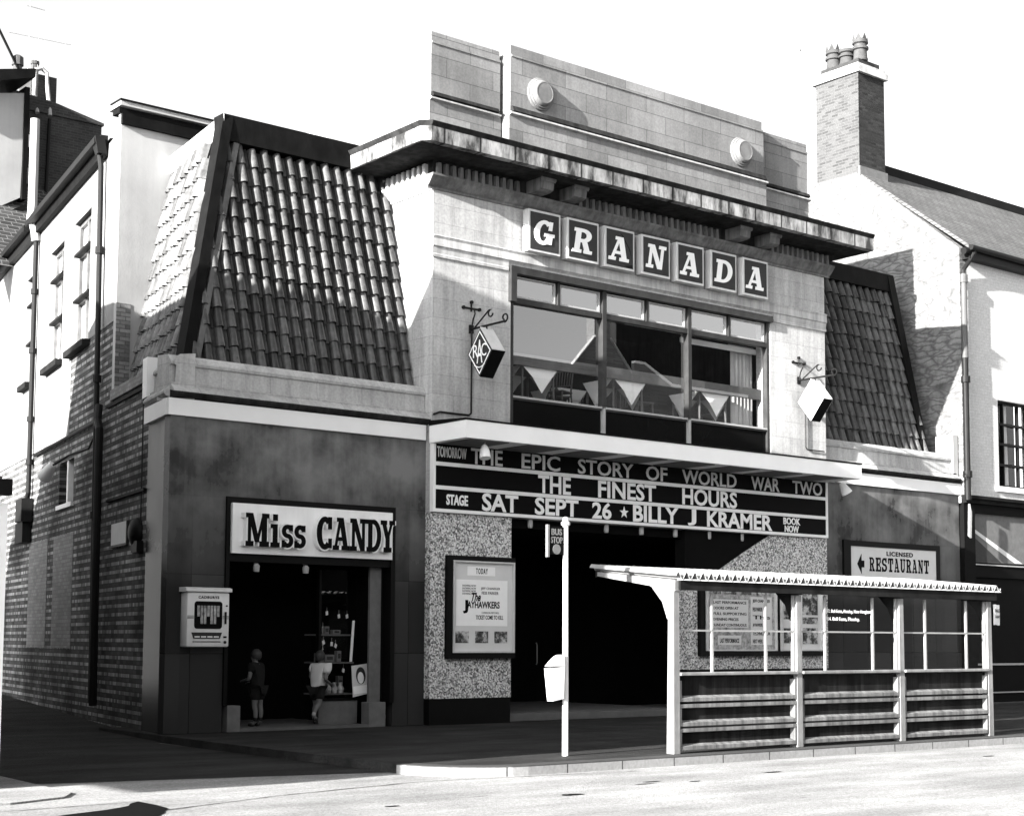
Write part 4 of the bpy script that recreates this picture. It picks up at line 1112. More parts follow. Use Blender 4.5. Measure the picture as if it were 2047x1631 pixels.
diamond(17.98, 7.43, 'dark diamond lantern sign with white letters left of the big window', False)
diamond(27.36, 7.46, 'plain white diamond lantern sign right of the big window', True)

# ---- chocolate machine
t = thing('vending_machine', 'white enamelled wall vending machine beside the sweet shop doorway', 'vending machine', (12.51, 0, 1.42))
mb = MB(); mb.bbox(12.12, 12.90, -.26, .0, 1.42, 2.32, .03); mb.build('casing', M['enamel'], t, True)
mb = MB(); mb.sweep_x([(-.24, 2.325), (-.30, 2.33), (-.30, 2.38), (-.22, 2.40), (0, 2.40), (0, 2.325)], 12.08, 12.92); mb.build('hood', M['enamel'], t)
def rrect(x0, x1, z0, z1, r, y, d, n=6):
    pts = []
    for cx, cz, a0 in ((x1 - r, z1 - r, 0), (x0 + r, z1 - r, 90), (x0 + r, z0 + r, 180), (x1 - r, z0 + r, 270)):
        for k in range(n + 1):
            a = R(a0 + 90 * k / n); pts.append((cx + r * math.cos(a), y, cz + r * math.sin(a)))
    return MB().prism(pts, (0, d, 0))
rrect(12.25, 12.76, 1.72, 2.17, .05, -.268, .01).build('display_window', M['board_black'], t)
mb = MB(); rr = random.Random(5)
for k in range(7): mb.box(12.30 + k * .06, 12.345 + k * .06, -.274, -.267, 1.80 if k % 3 else 1.92, 2.10)
mb.build('chocolate_bars', M['goods'], t)
mb = MB(); text(mb, 'CADBURYS', 12.32, 12.70, 2.215, 2.26, -.2605, .006, .03, spacing=1.2); mb.build('lettering', M['letterbox_face'], t)
mb = MB(); mb.prism([(12.20, -.275, 1.66), (12.76, -.275, 1.66), (12.72, -.275, 1.56), (12.24, -.275, 1.56)], (0, .012, 0))
for z in (1.885, 1.905, 1.925): mb.box(12.125, 12.24, -.264, -.259, z, z + .008); mb.box(12.77, 12.895, -.264, -.259, z, z + .008)
mb.box(12.23, 12.74, -.266, -.259, 1.50, 1.515); mb.build('tray', M['letterbox_face'], t)
mb = MB()
for k in range(4): mb.box(12.255 + k * .117, 12.345 + k * .117, -.283, -.274, 1.575, 1.60)
mb.build('drawer_lip', M['enamel'], t)
mb = MB(); mb.tube([(12.82, -.275, 1.80), (12.82, -.275, 2.0)], .018, 8); mb.lathe([(.0, 0), (.014, 0), (.014, .02), (0, .02)], (12.84, -.262, 2.10), (0, -1, 0), 10); mb.lathe([(0, 0), (.025, 0), (.025, .012), (0, .012)], (12.82, -.262, 1.50), (0, -1, 0), 12); mb.box(12.79, 12.85, -.266, -.259, 1.57, 1.60); mb.build('coin_fitting', M['dark_pipe'], t)

# ---- poster cases
def case(name, lab, x0, x1, z0, z1, panels):
    t = thing(name, lab, 'poster case', ((x0 + x1) / 2, -.17, z0))
    mb = MB(); cuts = [x0 + .10] + [p[1] for p in panels]
    mb.box(x0, x1, -.215, -.165, z0, z1); mb.build('back_board', M['board_black'], t)
    mb = MB()
    mb.box(x0, x1, -.27, -.215, z0, z0 + .11); mb.box(x0, x1, -.27, -.215, z1 - .09, z1); mb.box(x0, x0 + .11, -.27, -.215, z0 + .11, z1 - .09); mb.box(x1 - .02, x1, -.27, -.215, z0 + .11, z1 - .09)
    mb.build('outer_frame', M['black'], t)
    for a, b, tone in panels:
        MB().box(a + .03, b - .03, -.222, -.214, z0 + .13, z1 - .11).build('lining', M[tone], t)
        mb = MB(); w = .03
        mb.box(a, b, -.285, -.222, z0 + .11, z0 + .11 + w); mb.box(a, b, -.285, -.222, z1 - .09 - w, z1 - .09); mb.box(a, a + w, -.285, -.222, z0 + .11 + w, z1 - .09 - w); mb.box(b - w, b, -.285, -.222, z0 + .11 + w, z1 - .09 - w)
        mb.build('inner_frame', M['letterbox_side'], t)
    return t
t = case('poster_case', 'framed film poster case on the left speckled pier', 17.42, 19.02, 1.21, 3.12, [(17.54, 19.00, 'sign_grey')])
MB().box(17.90, 18.56, -.226, -.2215, 2.76, 2.93).build('today_slip', M['paper_white'], t)
mb = MB(); text(mb, 'TODAY', 18.10, 18.38, 2.79, 2.90, -.2262, .003, .02, spacing=1.3); mb.build('slip_lettering', M['lettering_black'], t)
PO = MB().box(17.64, 18.86, -.226, -.2215, 1.82, 2.68).build('poster', M['paper_white'], t)
mb = MB(); text(mb, 'The', 17.97, 18.20, 2.28, 2.44, -.2262, .003, .03, slant=.25); text(mb, 'J', 17.80, 17.92, 2.05, 2.30, -.2262, .003, .05); text(mb, 'AYHAWKERS', 17.90, 18.67, 2.15, 2.28, -.2262, .003, .03); mb.build('title_lettering', M['lettering_black'], PO)
mb = MB(); text(mb, 'JEFF CHANDLER', 18.22, 18.68, 2.49, 2.545, -.2262, .003, .01); text(mb, 'FESS PARKER', 18.24, 18.64, 2.41, 2.465, -.2262, .003, .01); text(mb, 'CAMERON MITCHELL', 18.24, 18.66, 2.05, 2.085, -.2262, .003, .0); text(mb, 'TICKET COME TO KILL', 18.10, 18.76, 1.94, 2.02, -.2262, .003, .02)
for k in range(4): text(mb, 'SHOWING NOW', 17.78, 18.10, 2.40 + k * .05, 2.435 + k * .05, -.2262, .003, .0, slant=0.0)
mb.build('small_lettering', M['letterbox_face'], PO)
for x in (17.63, 18.09, 18.55): MB().box(x, x + .31, -.226, -.2215, 1.50, 1.72).build('still_photograph', M['photo'], t)
t = case('poster_case', 'wide double film poster case on the right speckled pier, seen through the shelter', 24.06, 28.02, 1.24, 2.90, [(24.25, 26.45, 'goods'), (26.60, 28.0, 'sign_grey')])
for k, (x, z0, z1, w) in enumerate(((24.42, 1.85, 2.45, 1.15), (24.62, 1.48, 1.68, .72), (25.65, 1.48, 2.52, .68))):
    p = MB().box(x, x + w, -.226, -.2215, z0, z1).build('bill', M['paper'], t)
    mb = MB(); n_ = 5 if k == 0 else (1 if k == 1 else 6)
    for q in range(n_):
        zz = z1 - (z1 - z0) * (q + .8) / n_
        text(mb, ('LAST PERFORMANCE', 'DOORS OPEN AT', 'FULL SUPPORTING', 'EVENING PRICES', 'SUNDAY CONTINUOUS')[q % 5] if k < 2 else ('JEFF CHANDLER', 'FESS PARKER', 'The', 'JAYHAWKERS', 'TECHNICOLOR', 'NEXT WEEK')[q], x + .06, x + w - .06 - .25 * (q % 2), zz, zz + min(.10, (z1 - z0) / n_ * .5), -.2262, .003, .02)
    mb.build('bill_lettering', M['lettering_black'], p)
for k in range(4): MB().box(24.4 + k * .48, 24.72 + k * .48, -.226, -.2215, 2.56, 2.74).build('still_photograph', M['photo'], t)
for x, z0, z1 in ((26.72, 1.52, 1.85), (27.35, 1.50, 1.86), (26.72, 2.05, 2.35), (27.35, 2.15, 2.7), (26.72, 2.45, 2.72), (27.35, 1.95, 2.10)): MB().box(x, x + .52, -.226, -.2215, z0, z1).build('still_photograph', M['photo'], t)

# ---- bits on the side wall
t = thing('notice_plate', 'small pale notice plate on the alley brickwork', 'notice', AW(3.2, 0, 3.3))
mb = MB(); aw_box(mb, 2.62, 3.82, .0, .03, 3.26, 3.66); mb.build('plate', M['paper'], t)
mb = MB(); aw_box(mb, 2.58, 2.62, .0, .05, 3.22, 3.66); aw_box(mb, 2.62, 3.86, .0, .05, 3.22, 3.26); mb.build('edge', M['letterbox_face'], t)
t = thing('alarm_bell', 'black alarm bell high on the corner of the alley brickwork', 'alarm bell', AW(1.9, 0, 3.1))
c_ = AW(1.88, .0, 3.40); nv = (AW(0, 1, 0) - AW(0, 0, 0))
MB().lathe([(.0, 0), (.26, .0), (.26, .05), (.22, .12), (.12, .17), (.0, .18)], c_, nv, 24).build('gong', M['black'], t, True)
mb = MB(); aw_box(mb, 1.55, 1.95, 0, .12, 3.04, 3.24); mb.build('mechanism', M['black'], t)
t = thing('bracket_lamp', 'white wall lamp on a bent arm by the small alley window', 'lamp', AW(6.9, 0, 5.0))
MB().tube([AW(5.3, .05, 5.5), AW(5.5, .12, 5.25), AW(6.2, .35, 5.18), AW(6.75, .55, 5.02)], .022, 7).build('arm', M['dark_pipe'], t)
a_, b_ = AW(6.75, .55, 5.04), AW(7.15, .70, 4.72)
MB().lathe([(.06, 0), (.08, .03), (.10, .10), (.15, .40), (.13, .42)], a_, b_ - a_, 18).build('shade', M['lamp_shade'], t, True)
t = thing('corner_lantern', 'small black lantern box on the near left shop corner', 'lamp', (6.45, -6.56, 3.12))
MB().bbox(6.42, 6.62, -6.72, -6.55, 3.12, 3.30, .01).build('case', M['black'], t)
MB().tube([(6.40, -6.55, 3.33), (6.52, -6.63, 3.32), (6.52, -6.63, 3.29)], .012, 6).build('arm', M['black'], t)

# ---- dining room
def table(x, y, w, lab):
    t = thing('dining_table', lab, 'table', (x, y, 6.24), 'laid tables in the restaurant window')
    mb = MB(); mb.box(x - w * .5, x + w * .5, y - w * .5, y + w * .5, 6.95, 6.98); mb.build('tabletop', M['wood'], t)
    for sx in (-1, 1):
        for sy in (-1, 1):
            MB().tube([(x + sx * w * .42, y + sy * w * .42, 6.95), (x + sx * w * .44, y + sy * w * .44, 6.24)], [.028, .02], 8).build('leg', M['wood'], t)
    c = MB(); h = w * .5 + .004; k = h * .98
    # square cloth laid cornerwise: a flat top and four hanging triangular corners
    c.add([(x - h, y - h, 6.985), (x + h, y - h, 6.985), (x + h, y + h, 6.985), (x - h, y + h, 6.985)], [(0, 1, 2, 3)])
    for (ax, ay), (bx, by), (nx, ny) in (((-1, -1), (1, -1), (0, -1)), ((1, -1), (1, 1), (1, 0)), ((1, 1), (-1, 1), (0, 1)), ((-1, 1), (-1, -1), (-1, 0))):
        a = Vector((x + ax * h, y + ay * h, 6.985)); b = Vector((x + bx * h, y + by * h, 6.985)); m = (a + b) / 2 + Vector((nx * .05, ny * .05, -.54)); q1 = (a + m) / 2 + Vector((nx * .03, ny * .03, .03)); q2 = (b + m) / 2 + Vector((nx * .02, ny * .02, .03))
        c.add([a, b, q2, m, q1], [(0, 1, 2, 4), (4, 2, 3)])
    cl = c.build('tablecloth', M['cloth'])
    return t, cl
TB = [(20.0, .66, .94, 'dining table nearest the left of the restaurant window', 'white cornerwise cloth with a hanging point, left in the restaurant window'),
      (22.45, .66, .94, 'dining table behind the middle pane of the restaurant window', 'white cornerwise cloth with a hanging point, behind the middle pane'),
      (25.0, .66, .94, 'dining table behind the right pane of the restaurant window', 'white cornerwise cloth with a hanging point, behind the right pane'),
      (22.3, 2.3, .86, 'dining table in the second row, back from the window', 'white cloth on the second row table, mostly hidden by chair backs')]
for x, y, w, l1, l2 in TB:
    tt, cl = table(x, y, w, l1); tag(cl, l2, 'tablecloth', 'white tablecloths in the restaurant')
def chair_proto(loc, rz, lab):
    t = thing('dining_chair', lab, 'chair', loc, 'spindle back chairs in the restaurant')
    t.rotation_euler = (0, 0, 0)
    bx, by, bz = loc
    mb = MB(); mb.bbox(bx - .21, bx + .21, by - .21, by + .21, bz + .42, bz + .455, .01); mb.build('seat', M['wood'], t)
    for sx in (-1, 1):
        MB().tube([(bx + sx * .18, by - .18, bz + .42), (bx + sx * .19, by - .19, bz)], [.02, .015], 7).build('leg', M['wood'], t)
        MB().tube([(bx + sx * .19, by + .25, bz), (bx + sx * .18, by + .19, bz + .44), (bx + sx * .19, by + .27, bz + .95)], [.015, .021, .016], 7).build('leg', M['wood'], t)
    mb = MB(); mb.tube([(bx - .2, by + .27, bz + .93), (bx, by + .30, bz + .95), (bx + .2, by + .27, bz + .93)], .028, 7)
    mb.tube([(bx - .18, by + .22, bz + .60), (bx + .18, by + .22, bz + .60)], .016, 6)
    for k in range(5): mb.tube([(bx - .12 + k * .06, by + .22, bz + .60), (bx - .13 + k * .065, by + .285, bz + .93)], .011, 6)
    mb.build('backrest', M['rail'], t); t.rotation_euler = (0, 0, rz)
    return t
ch0 = chair_proto((21.15, .95, 6.24), R(-70), 'spindle back chair between the left and middle window tables, facing left')
for (x, y, rz, lab) in ((21.62, 1.5, R(60), 'spindle back chair tucked at the second row table, behind the left mullion'), (23.5, .95, R(80), 'spindle back chair between the middle and right window tables'), (24.2, 2.2, R(-60), 'spindle back chair standing alone toward the back of the restaurant'), (26.0, 1.2, R(-90), 'spindle back chair right of the right hand window table')):
    c = copy_tree(ch0); c.location = (x, y, 6.24); c.rotation_euler = (0, 0, rz); c['label'] = lab
t = thing('curtain', 'pale drawn curtain at the right end of the restaurant window', 'curtain', (26.1, .35, 6.3))
mb = MB(); vs = []
for k in range(25):
    x = 25.75 + .72 * k / 24; y = .42 + .03 * math.sin(k * 1.6)
    vs += [(x, y, 6.27), (x, y, 8.15)]
mb.add(vs, [(2 * k, 2 * k + 1, 2 * k + 3, 2 * k + 2) for k in range(24)]); mb.build('drape', M['curtain'], t)
MB().tube([(25.7, .42, 8.17), (26.5, .42, 8.17)], .015, 8).build('curtain_rod', M['alu'], t)
t = thing('strip_light', 'unlit white strip light tube on the dark restaurant ceiling', 'strip light', (24.5, 1.5, 8.5))
MB().tube([(23.55, 1.5, 8.55), (25.4, 1.5, 8.55)], .035, 10).build('tube', M['lamp_shade'], t)
MB().box(23.6, 25.35, 1.46, 1.54, 8.59, 8.64).build('batten', M['paint'], t)
t = thing('pelmet', 'white pelmet board across the right bay of the restaurant window', 'pelmet', (25.4, .32, 7.98))
mb = MB(); mb.bbox(24.05, 26.45, .27, .31, 8.0, 8.12, .008); mb.build('board', M['paint'], t)

# ================================================================== street furniture
t = thing('bus_shelter', 'concrete framed bus shelter with corrugated roof and stained slatted panels on the kerb', 'bus shelter', (19.3, -7.95, 0))
PX = (15.60, 18.17, 20.62, 23.0)
for k, px in enumerate(PX):
    d = .15; w = .06
    y0 = -8.03
    mb = MB(); mb.hexa([(px - w, y0, 0.002), (px + w, y0, 0.002), (px + w * .9, y0 + d, 0.002), (px - w * .9, y0 + d, 0.002), (px - w * .85, y0, 2.24), (px + w * .85, y0, 2.24), (px + w * .8, y0 + d * .75, 2.24), (px - w * .8, y0 + d * .75, 2.24)])
    pp = mb.build('post', M['post'], t)
    # bracket arm under the roof
    mb = MB(); mb.prism([(px - w * .8, -8.05, 2.245), (px - w * .8, -7.70, 2.245), (px - w * .8, -7.55, 2.33), (px - w * .8, -6.42, 2.50), (px - w * .8, -6.42, 2.56), (px - w * .8, -8.05, 2.40)], (w * 1.6, 0, 0))
    mb.prism([(px - w * .6, -7.905, 1.86), (px - w * .6, -7.88, 1.86), (px - w * .6, -7.78, 2.10), (px - w * .6, -7.58, 2.30), (px - w * .6, -7.70, 2.244), (px - w * .6, -7.905, 2.244)], (w * 1.2, 0, 0))
    mb.build('roof_arm', M['post'] if k == 0 else M['beam'], t)
mb = MB(); mb.box(15.62, 23.14, -8.09, -8.05, 2.26, 2.395); mb.build('front_beam', M['beam'], t)
mb = MB(); mb.box(15.60, 23.21, -8.125, -8.05, 2.395, 2.412); mb.build('drip_edge', M['paint'], t)
mb = MB(); mb.box(15.55, 23.16, -6.44, -6.40, 2.48, 2.58); mb.build('rear_beam', M['beam'], t)
mb = MB(); n_ = 47 * 8; vs = []; x0, x1 = 15.50, 23.20; rr = random.Random(2)
for i in range(n_ + 1):
    x = x0 + (x1 - x0) * i / n_
    z = .048 * math.sin(2 * math.pi * (x - x0) / ((x1 - x0) / 47))
    for (y, zz) in ((-8.13, 2.460), (-6.33, 2.63)):
        vs += [(x, y, zz + z), (x, y, zz + z - .008)]
fs = []
for i in range(n_):
    a = 4 * i; b = 4 * (i + 1)
    fs += [(a, a + 2, b + 2, b), (a + 1, b + 1, b + 3, a + 3), (a, b, b + 1, a + 1), (a + 2, a + 3, b + 3, b + 2)]
mb.add(vs, fs); mb.build('roof_sheet', M['asbestos'], t, True)
for k in range(3):
    a = PX[k] + .06; b = PX[k + 1] - .06
    mb = MB(); mb.bbox(a, b, -8.06, -7.92, 1.075, 1.12, .008); mb.build('capping_rail', M['post'], t)
    for z0, z1 in ((.05, .345), (.375, .68), (.715, 1.06)):
        mb = MB(); mb.box(a + .01, b - .01, -7.96, -7.92, z0, z1); pn = mb.build('panel', M['panel'], t)
        mb = MB(); r_ = .055
        bot = [(-8.02, z0), (-8.02, z0 + r_ * .9), (-7.962, z0 + r_ * 1.5), (-7.962, z0)]
        topp = [(-8.02, z1), (-8.02, z1 - r_ * .9), (-7.962, z1 - r_ * 1.1), (-7.962, z1)]
        mb.sweep_x(bot, a + .01, b - .01)
        if z0 < .7: mb.sweep_x(topp, a + .01, b - .01)
        mb.prism([(a + .01, -8.02, z0 + r_), (a + .045, -8.02, z0 + r_), (a + .06, -7.962, z0 + r_), (a + .01, -7.962, z0 + r_)], (0, 0, z1 - z0 - 2 * r_))
        mb.prism([(b - .01, -8.02, z0 + r_), (b - .045, -8.02, z0 + r_), (b - .09, -7.962, z0 + r_), (b - .01, -7.962, z0 + r_)], (0, 0, z1 - z0 - 2 * r_))
        mb.build('rim', M['panel_rim'], pn)
    wv = ((16.36, 17.49), (18.82, 19.96), (21.3, 22.41))[k]
    mb = MB()
    for x in wv: mb.box(x - .018, x + .018, -7.99, -7.955, 1.12, 1.69); mb.box(x - .018, x + .018, -7.99, -7.955, 1.715, 2.24)
    mb.box(a, b, -7.985, -7.96, 1.69, 1.715)
    mb.box(a, a + .03, -7.99, -7.955, 1.12, 1.69); mb.box(b - .03, b, -7.99, -7.955, 1.12, 1.69); mb.box(a, a + .03, -7.99, -7.955, 1.715, 2.24); mb.box(b - .03, b, -7.99, -7.955, 1.715, 2.24)
    mb.build('glazing_bars', M['bar'], t)
    pn = MB().add([(a, -7.972, 1.12), (b, -7.972, 1.12), (b, -7.972, 2.24), (a, -7.972, 2.24)], [(0, 1, 2, 3)]).build('pane', M['glass_clear'], t)
    if k == 1:
        mb = MB(); text(mb, '102. Bull Farm, Pleasley, New Houghton.', a + .62, a + 1.72, 1.98, 2.05, -7.9725, .002, .0); text(mb, '104. Bull Farm, Pleasley.', a + .62, a + 1.42, 1.86, 1.93, -7.9725, .002, .0); mb.build('route_lettering', M['lettering_white'], pn)

t = thing('bus_stop', 'slim white bus stop post with a small flag sign at the kerb', 'bus stop', (14.14, -7.36, 0))
MB().tube([(14.14, -7.36, 0.002), (14.14, -7.36, 1.2), (14.14, -7.36, 2.86)], [.044, .042, .038], 14).build('post', M['enamel'], t, True)
MB().tube([(14.14, -7.36, 2.865), (14.14, -7.36, 3.12)], .038, 14).build('upper_post', M['enamel'], t, True)
MB().lathe([(.05, 0), (.062, .01), (.062, .05), (.04, .055), (.045, .09), (.02, .12)], (14.14, -7.36, 3.12), (0, 0, 1), 14).build('cap', M['letterbox_side'], t)
f = MB().box(13.83, 14.09, -7.375, -7.345, 2.72, 3.10).build('flag', M['board_black'], t)
MB().box(13.80, 13.83, -7.385, -7.335, 2.68, 3.12).build('flag_edge', M['stall'], f)
mb = MB(); text(mb, 'BUS', 13.87, 14.06, 2.98, 3.07, -7.3755, .004, .03); text(mb, 'STOP', 13.86, 14.07, 2.87, 2.96, -7.3755, .004, .02)
mb.lathe([(.0, 0), (.07, 0), (.07, .004), (0, .004)], (13.965, -7.3755, 2.79), (0, -1, 0), 20); mb.build('flag_lettering', M['stall'], f)
t = thing('litter_bin', 'white litter bin with a domed hood clipped to the bus stop post', 'litter bin', (13.95, -7.36, .74))
mb = MB(); mb.hexa([(13.87, -7.42, .74), (14.06, -7.42, .77), (14.06, -7.30, .77), (13.87, -7.30, .74), (13.82, -7.43, 1.18), (14.07, -7.43, 1.20), (14.07, -7.29, 1.20), (13.82, -7.29, 1.18)]); mb.build('body', M['enamel'], t)
mb = MB(); mb.prism([(13.825, -7.425, 1.205)] + [(13.85 + .22 * k / 8, -7.425, 1.23 + .13 * math.sin(R(90 * k / 8))) for k in range(9)] + [(14.075, -7.425, 1.205)], (0, .13, 0)); mb.build('hood', M['letterbox_side'], t)
MB().box(14.075, 14.10, -7.40, -7.32, .80, 1.20).build('clip', M['letterbox_side'], t)

# ================================================================== right hand house
RH = thing('corner_house', 'white painted house with slate roof and dark shopfront right of the cinema', 'house', (36, 0, 0))
GX = 33.62
mb = MB()
mb.prism([(GX, -.15, 5.25), (GX, -.15, 11.55), (GX, 3.05, 14.25), (GX, 4.45, 14.25), (GX, 7.6, 11.55), (GX, 9, 11.55), (GX, 9, 0), (GX, .25, 0), (GX, .25, 5.25)], (.3, 0, 0)); mb.build('gable_wall', M['rubble'], RH)
mb = MB()
fx0, fx1, fz0, fz1 = 35.15, 36.65, 5.55, 7.80
mb.box(GX + .3, fx0, -.15, .15, 5.25, 11.5); mb.box(fx1, 46, -.15, .15, 5.25, 11.5); mb.box(fx0, fx1, -.15, .15, fz1, 11.5); mb.box(fx0, fx1, -.15, .15, 5.25, fz0)
mb.build('front_wall', M['brickpaint'], RH)
mb = MB(); mb.box(35.0, 36.8, -.22, -.15, 5.42, 5.55); mb.build('window_sill', M['paint'], RH)
mb = MB(); w = .06
mb.box(fx0, fx0 + w, -.05, .05, fz0, fz1); mb.box(fx1 - w, fx1, -.05, .05, fz0, fz1)
for z in (fz0, fz0 + .56, fz0 + 1.10, fz0 + 1.62, fz1 - w): mb.box(fx0 + w, fx1 - w, -.05, .05, z, z + w)
for x in (35.52, 36.2): mb.box(x, x + .04, -.048, .048, fz0 + w, fz1 - w)
wn_ = mb.build('sash_window', M['black'], RH)
MB().add([(fx0, .02, fz0), (fx1, .02, fz0), (fx1, .02, fz1), (fx0, .02, fz1)], [(0, 1, 2, 3)]).build('pane', M['glass_shop'], wn_)
mb = MB(); vs = []
for k in range(13): vs += [(35.78 + .34 * k / 12, .2 + .02 * math.sin(k * 1.7), 5.6), (35.72 + .34 * k / 12, .2 + .02 * math.sin(k * 1.7), 7.75)]
mb.add(vs, [(2 * k, 2 * k + 1, 2 * k + 3, 2 * k + 2) for k in range(12)]); mb.build('net_curtain', M['curtain'], wn_)
MB().box(35.0, 37.0, .6, .7, 5.3, 8.0).build('dark_room', M['interior'], wn_)
mb = MB(); mb.box(GX + .02, 46, -.20, -.05, 5.05, 5.25); mb.box(GX + .05, 46, -.28, -.20, 5.16, 5.22); mb.build('shop_cornice', M['beam'], RH)
mb = MB(); mb.box(GX + .02, 34.1, -.12, .2, 0, 5.05); mb.box(34.1, 46, -.10, .2, 4.82, 5.05); mb.box(34.1, 46, -.10, .2, 3.2, 3.58); mb.box(34.1, 46, -.03, .2, .05, 1.0); mb.box(34.1, 46, -.02, .2, 1.0, 3.2); mb.build('shopfront', M['board_black'], RH)
mb = MB(); mb.box(34.1, 46, -.02, .2, 3.58, 4.82); mb.build('shop_window_reflection', M['stall'], RH)  # flat grey painted for the reflection in the glass
mb = MB(); mb.prism([(34.12, -.024, 3.60), (35.35, -.024, 3.60), (34.12, -.024, 4.25)], (0, .003, 0)); mb.build('reflected_corner', M['letterbox_face'], RH)  # dark wedge and pale bar paint an awning's reflection
mb = MB(); mb.prism([(34.12, -.027, 4.36), (34.12, -.027, 4.45), (36.3, -.027, 3.60), (35.95, -.027, 3.60)], (0, .003, 0)); mb.build('reflected_arm', M['sign_grey'], RH)
mb = MB(); mb.box(34.1, 46, -.14, -.10, 3.50, 3.53); mb.box(34.1, 46, -.06, -.03, .98, 1.03); mb.build('shop_rail', M['alu'], RH)
mb = MB(); mb.box(34.1, 46, -.08, -.03, .28, .31); mb.build('shop_rail', M['alu'], RH)
# slate roof
mb = MB(); mb.prism([(GX + .02, -.42, 11.50), (GX + .02, 3.75, 14.72), (GX + .02, 3.75, 14.82), (GX + .02, -.42, 11.60)], (13, 0, 0)); mb.build('roof', M['slate'], RH)
mb = MB(); mb.prism([(GX + .02, 3.75, 14.72), (GX + .02, 8.0, 11.5), (GX + .02, 8.0, 11.6), (GX + .02, 3.75, 14.82)], (13, 0, 0)); mb.build('roof', M['slate'], RH)
mb = MB(); mb.prism([(GX + .9, 3.6, 14.70), (GX + .9, 3.9, 14.70), (GX + .9, 3.78, 15.02), (GX + .9, 3.72, 15.02)], (13, 0, -.0)); mb.build('ridge', M['lead'], RH)
mb = MB(); mb.box(GX + .1, 46, -.40, -.15, 11.26, 11.48); mb.tube([(GX + .05, -.47, 11.52), (46, -.47, 11.42)], .075, 10); mb.build('gutter', M['dark_pipe'], RH)
mb = MB(); mb.tube([(GX + .25, -.45, 11.45), (GX + .15, -.35, 11.2), (GX - .02, -.28, 10.95), (GX - .02, -.28, 10.7)], .055, 10); mb.tube([(GX - .1, -.35, 11.42), (GX + .25, -.35, 11.50)], .09, 10); mb.build('swan_neck', M['dark_pipe'], RH)
mb = MB(); mb.tube([(GX - .02, -.28, 10.85), (GX - .02, -.28, 8.7)], .075, 12); mb.tube([(GX - .02, -.28, 10.82), (GX - .02, -.28, 10.62)], .10, 12); mb.build('drainpipe', M['grey_pipe'], RH)
mb = MB(); mb.tube([(GX - .02, -.28, 8.7), (GX - .02, -.28, 5.1)], .078, 12)
for z in (8.15, 5.75): mb.tube([(GX - .02, -.28, z - .08), (GX - .02, -.28, z + .08)], .115, 12)
mb.build('drainpipe', M['dark_pipe'], RH)
mb = MB()
for k in range(8): z = 10.35 - k * .62; mb.tube([(GX + .05, -.17, z), (GX + .22, -.19, z)], .025, 6)
mb.build('step_iron', M['dark_pipe'], RH)
mb = MB(); mb.prism([(GX - .02, -.33, 5.0), (GX + .06, -.33, 4.8), (GX + .02, -.33, 4.15), (GX - .06, -.33, 4.2)], (0, .05, 0)); mb.build('torn_flashing', M['alu'], RH)
# chimney: sunlit west side painted paler, shaded front painted darker
mb = MB(); mb.box(GX + .01, GX + .04, 2.98, 4.45, 14.2, 17.05); CH = mb.build('chimney', M['brick_chim_side'], RH)
mb = MB(); mb.box(GX + .04, GX + 1.14, 2.985, 4.445, 13.9, 17.05); mb.build('chimney_shaft', M['brick_chim'], CH)
mb = MB(); mb.box(GX - .06, GX + 1.24, 2.90, 4.55, 17.05, 17.22); mb.box(GX + .0, GX + 1.18, 2.96, 4.49, 17.22, 17.32); mb.build('chimney_cap', M['mould'], CH)
mb = MB(); mb.box(GX + .12, GX + 1.02, 3.04, 4.35, 17.32, 17.48); mb.build('flaunching', M['letterbox_face'], CH)
mb = MB(); mb.box(GX - .02, GX + 1.18, 2.93, 2.985, 14.16, 14.42); mb.build('flashing', M['stall'], CH)
def pot(x, y, h, mat, crown):
    mb = MB(); mb.lathe([(.20, 0), (.21, .05), (.19, .08), (.175, h * .50), (.225, h * .54), (.225, h * .64), (.17, h * .68), (.17, h * .78), (.22, h * .83), (.205, h), (.15, h), (.14, h * .6)], (x, y, 17.48), (0, 0, 1), 20)
    if crown:
        for k in range(7):
            a = 2 * math.pi * k / 7; p = Vector((x + .19 * math.cos(a), y + .19 * math.sin(a), 17.48 + h)); tt = Vector((-math.sin(a), math.cos(a), 0)) * .07
            mb.add([p - tt, p + tt, p + Vector((0, 0, .17)), p - tt + Vector((math.cos(a), math.sin(a), 0)) * .02], [(0, 1, 2), (0, 3, 2), (3, 1, 2)])
    mb.build('chimney_pot', mat, CH, True)
pot(34.0, 4.12, .56, M['pot'], True); pot(34.0, 3.66, .45, M['pot'], False); pot(34.0, 3.18, .60, M['pot_dark'], True)
t = thing('notice', 'small crumpled paper notice stuck on the dark shopfront right of the shelter', 'notice', (35.05, -.03, 2.0))
mb = MB(); vs = [];
for j in range(4):
    for i in range(4): vs.append((34.93 + .28 * i / 3 + .01 * math.sin(j), -.03 - .012 * ((i * j) % 3), 2.0 + .52 * j / 3 + .01 * math.sin(i * 2)))
mb.add(vs, [(j * 4 + i, j * 4 + i + 1, (j + 1) * 4 + i + 1, (j + 1) * 4 + i) for j in range(3) for i in range(3)]); mb.build('sheet', M['paper_white'], t)
mb = MB(); text(mb, 'SALE', .0, .2, .0, .08, 0, .002, .02, org=(34.97, -.06, 2.33)); text(mb, 'TODAY', .0, .2, .0, .07, 0, .002, .02, org=(34.97, -.06, 2.18)); mb.build('lettering', M['letterbox_face'], t)
t = thing('television_aerial', 'thin aerial rods sticking out beside the clay chimney pots', 'aerial', (33.7, 4.6, 17.5))
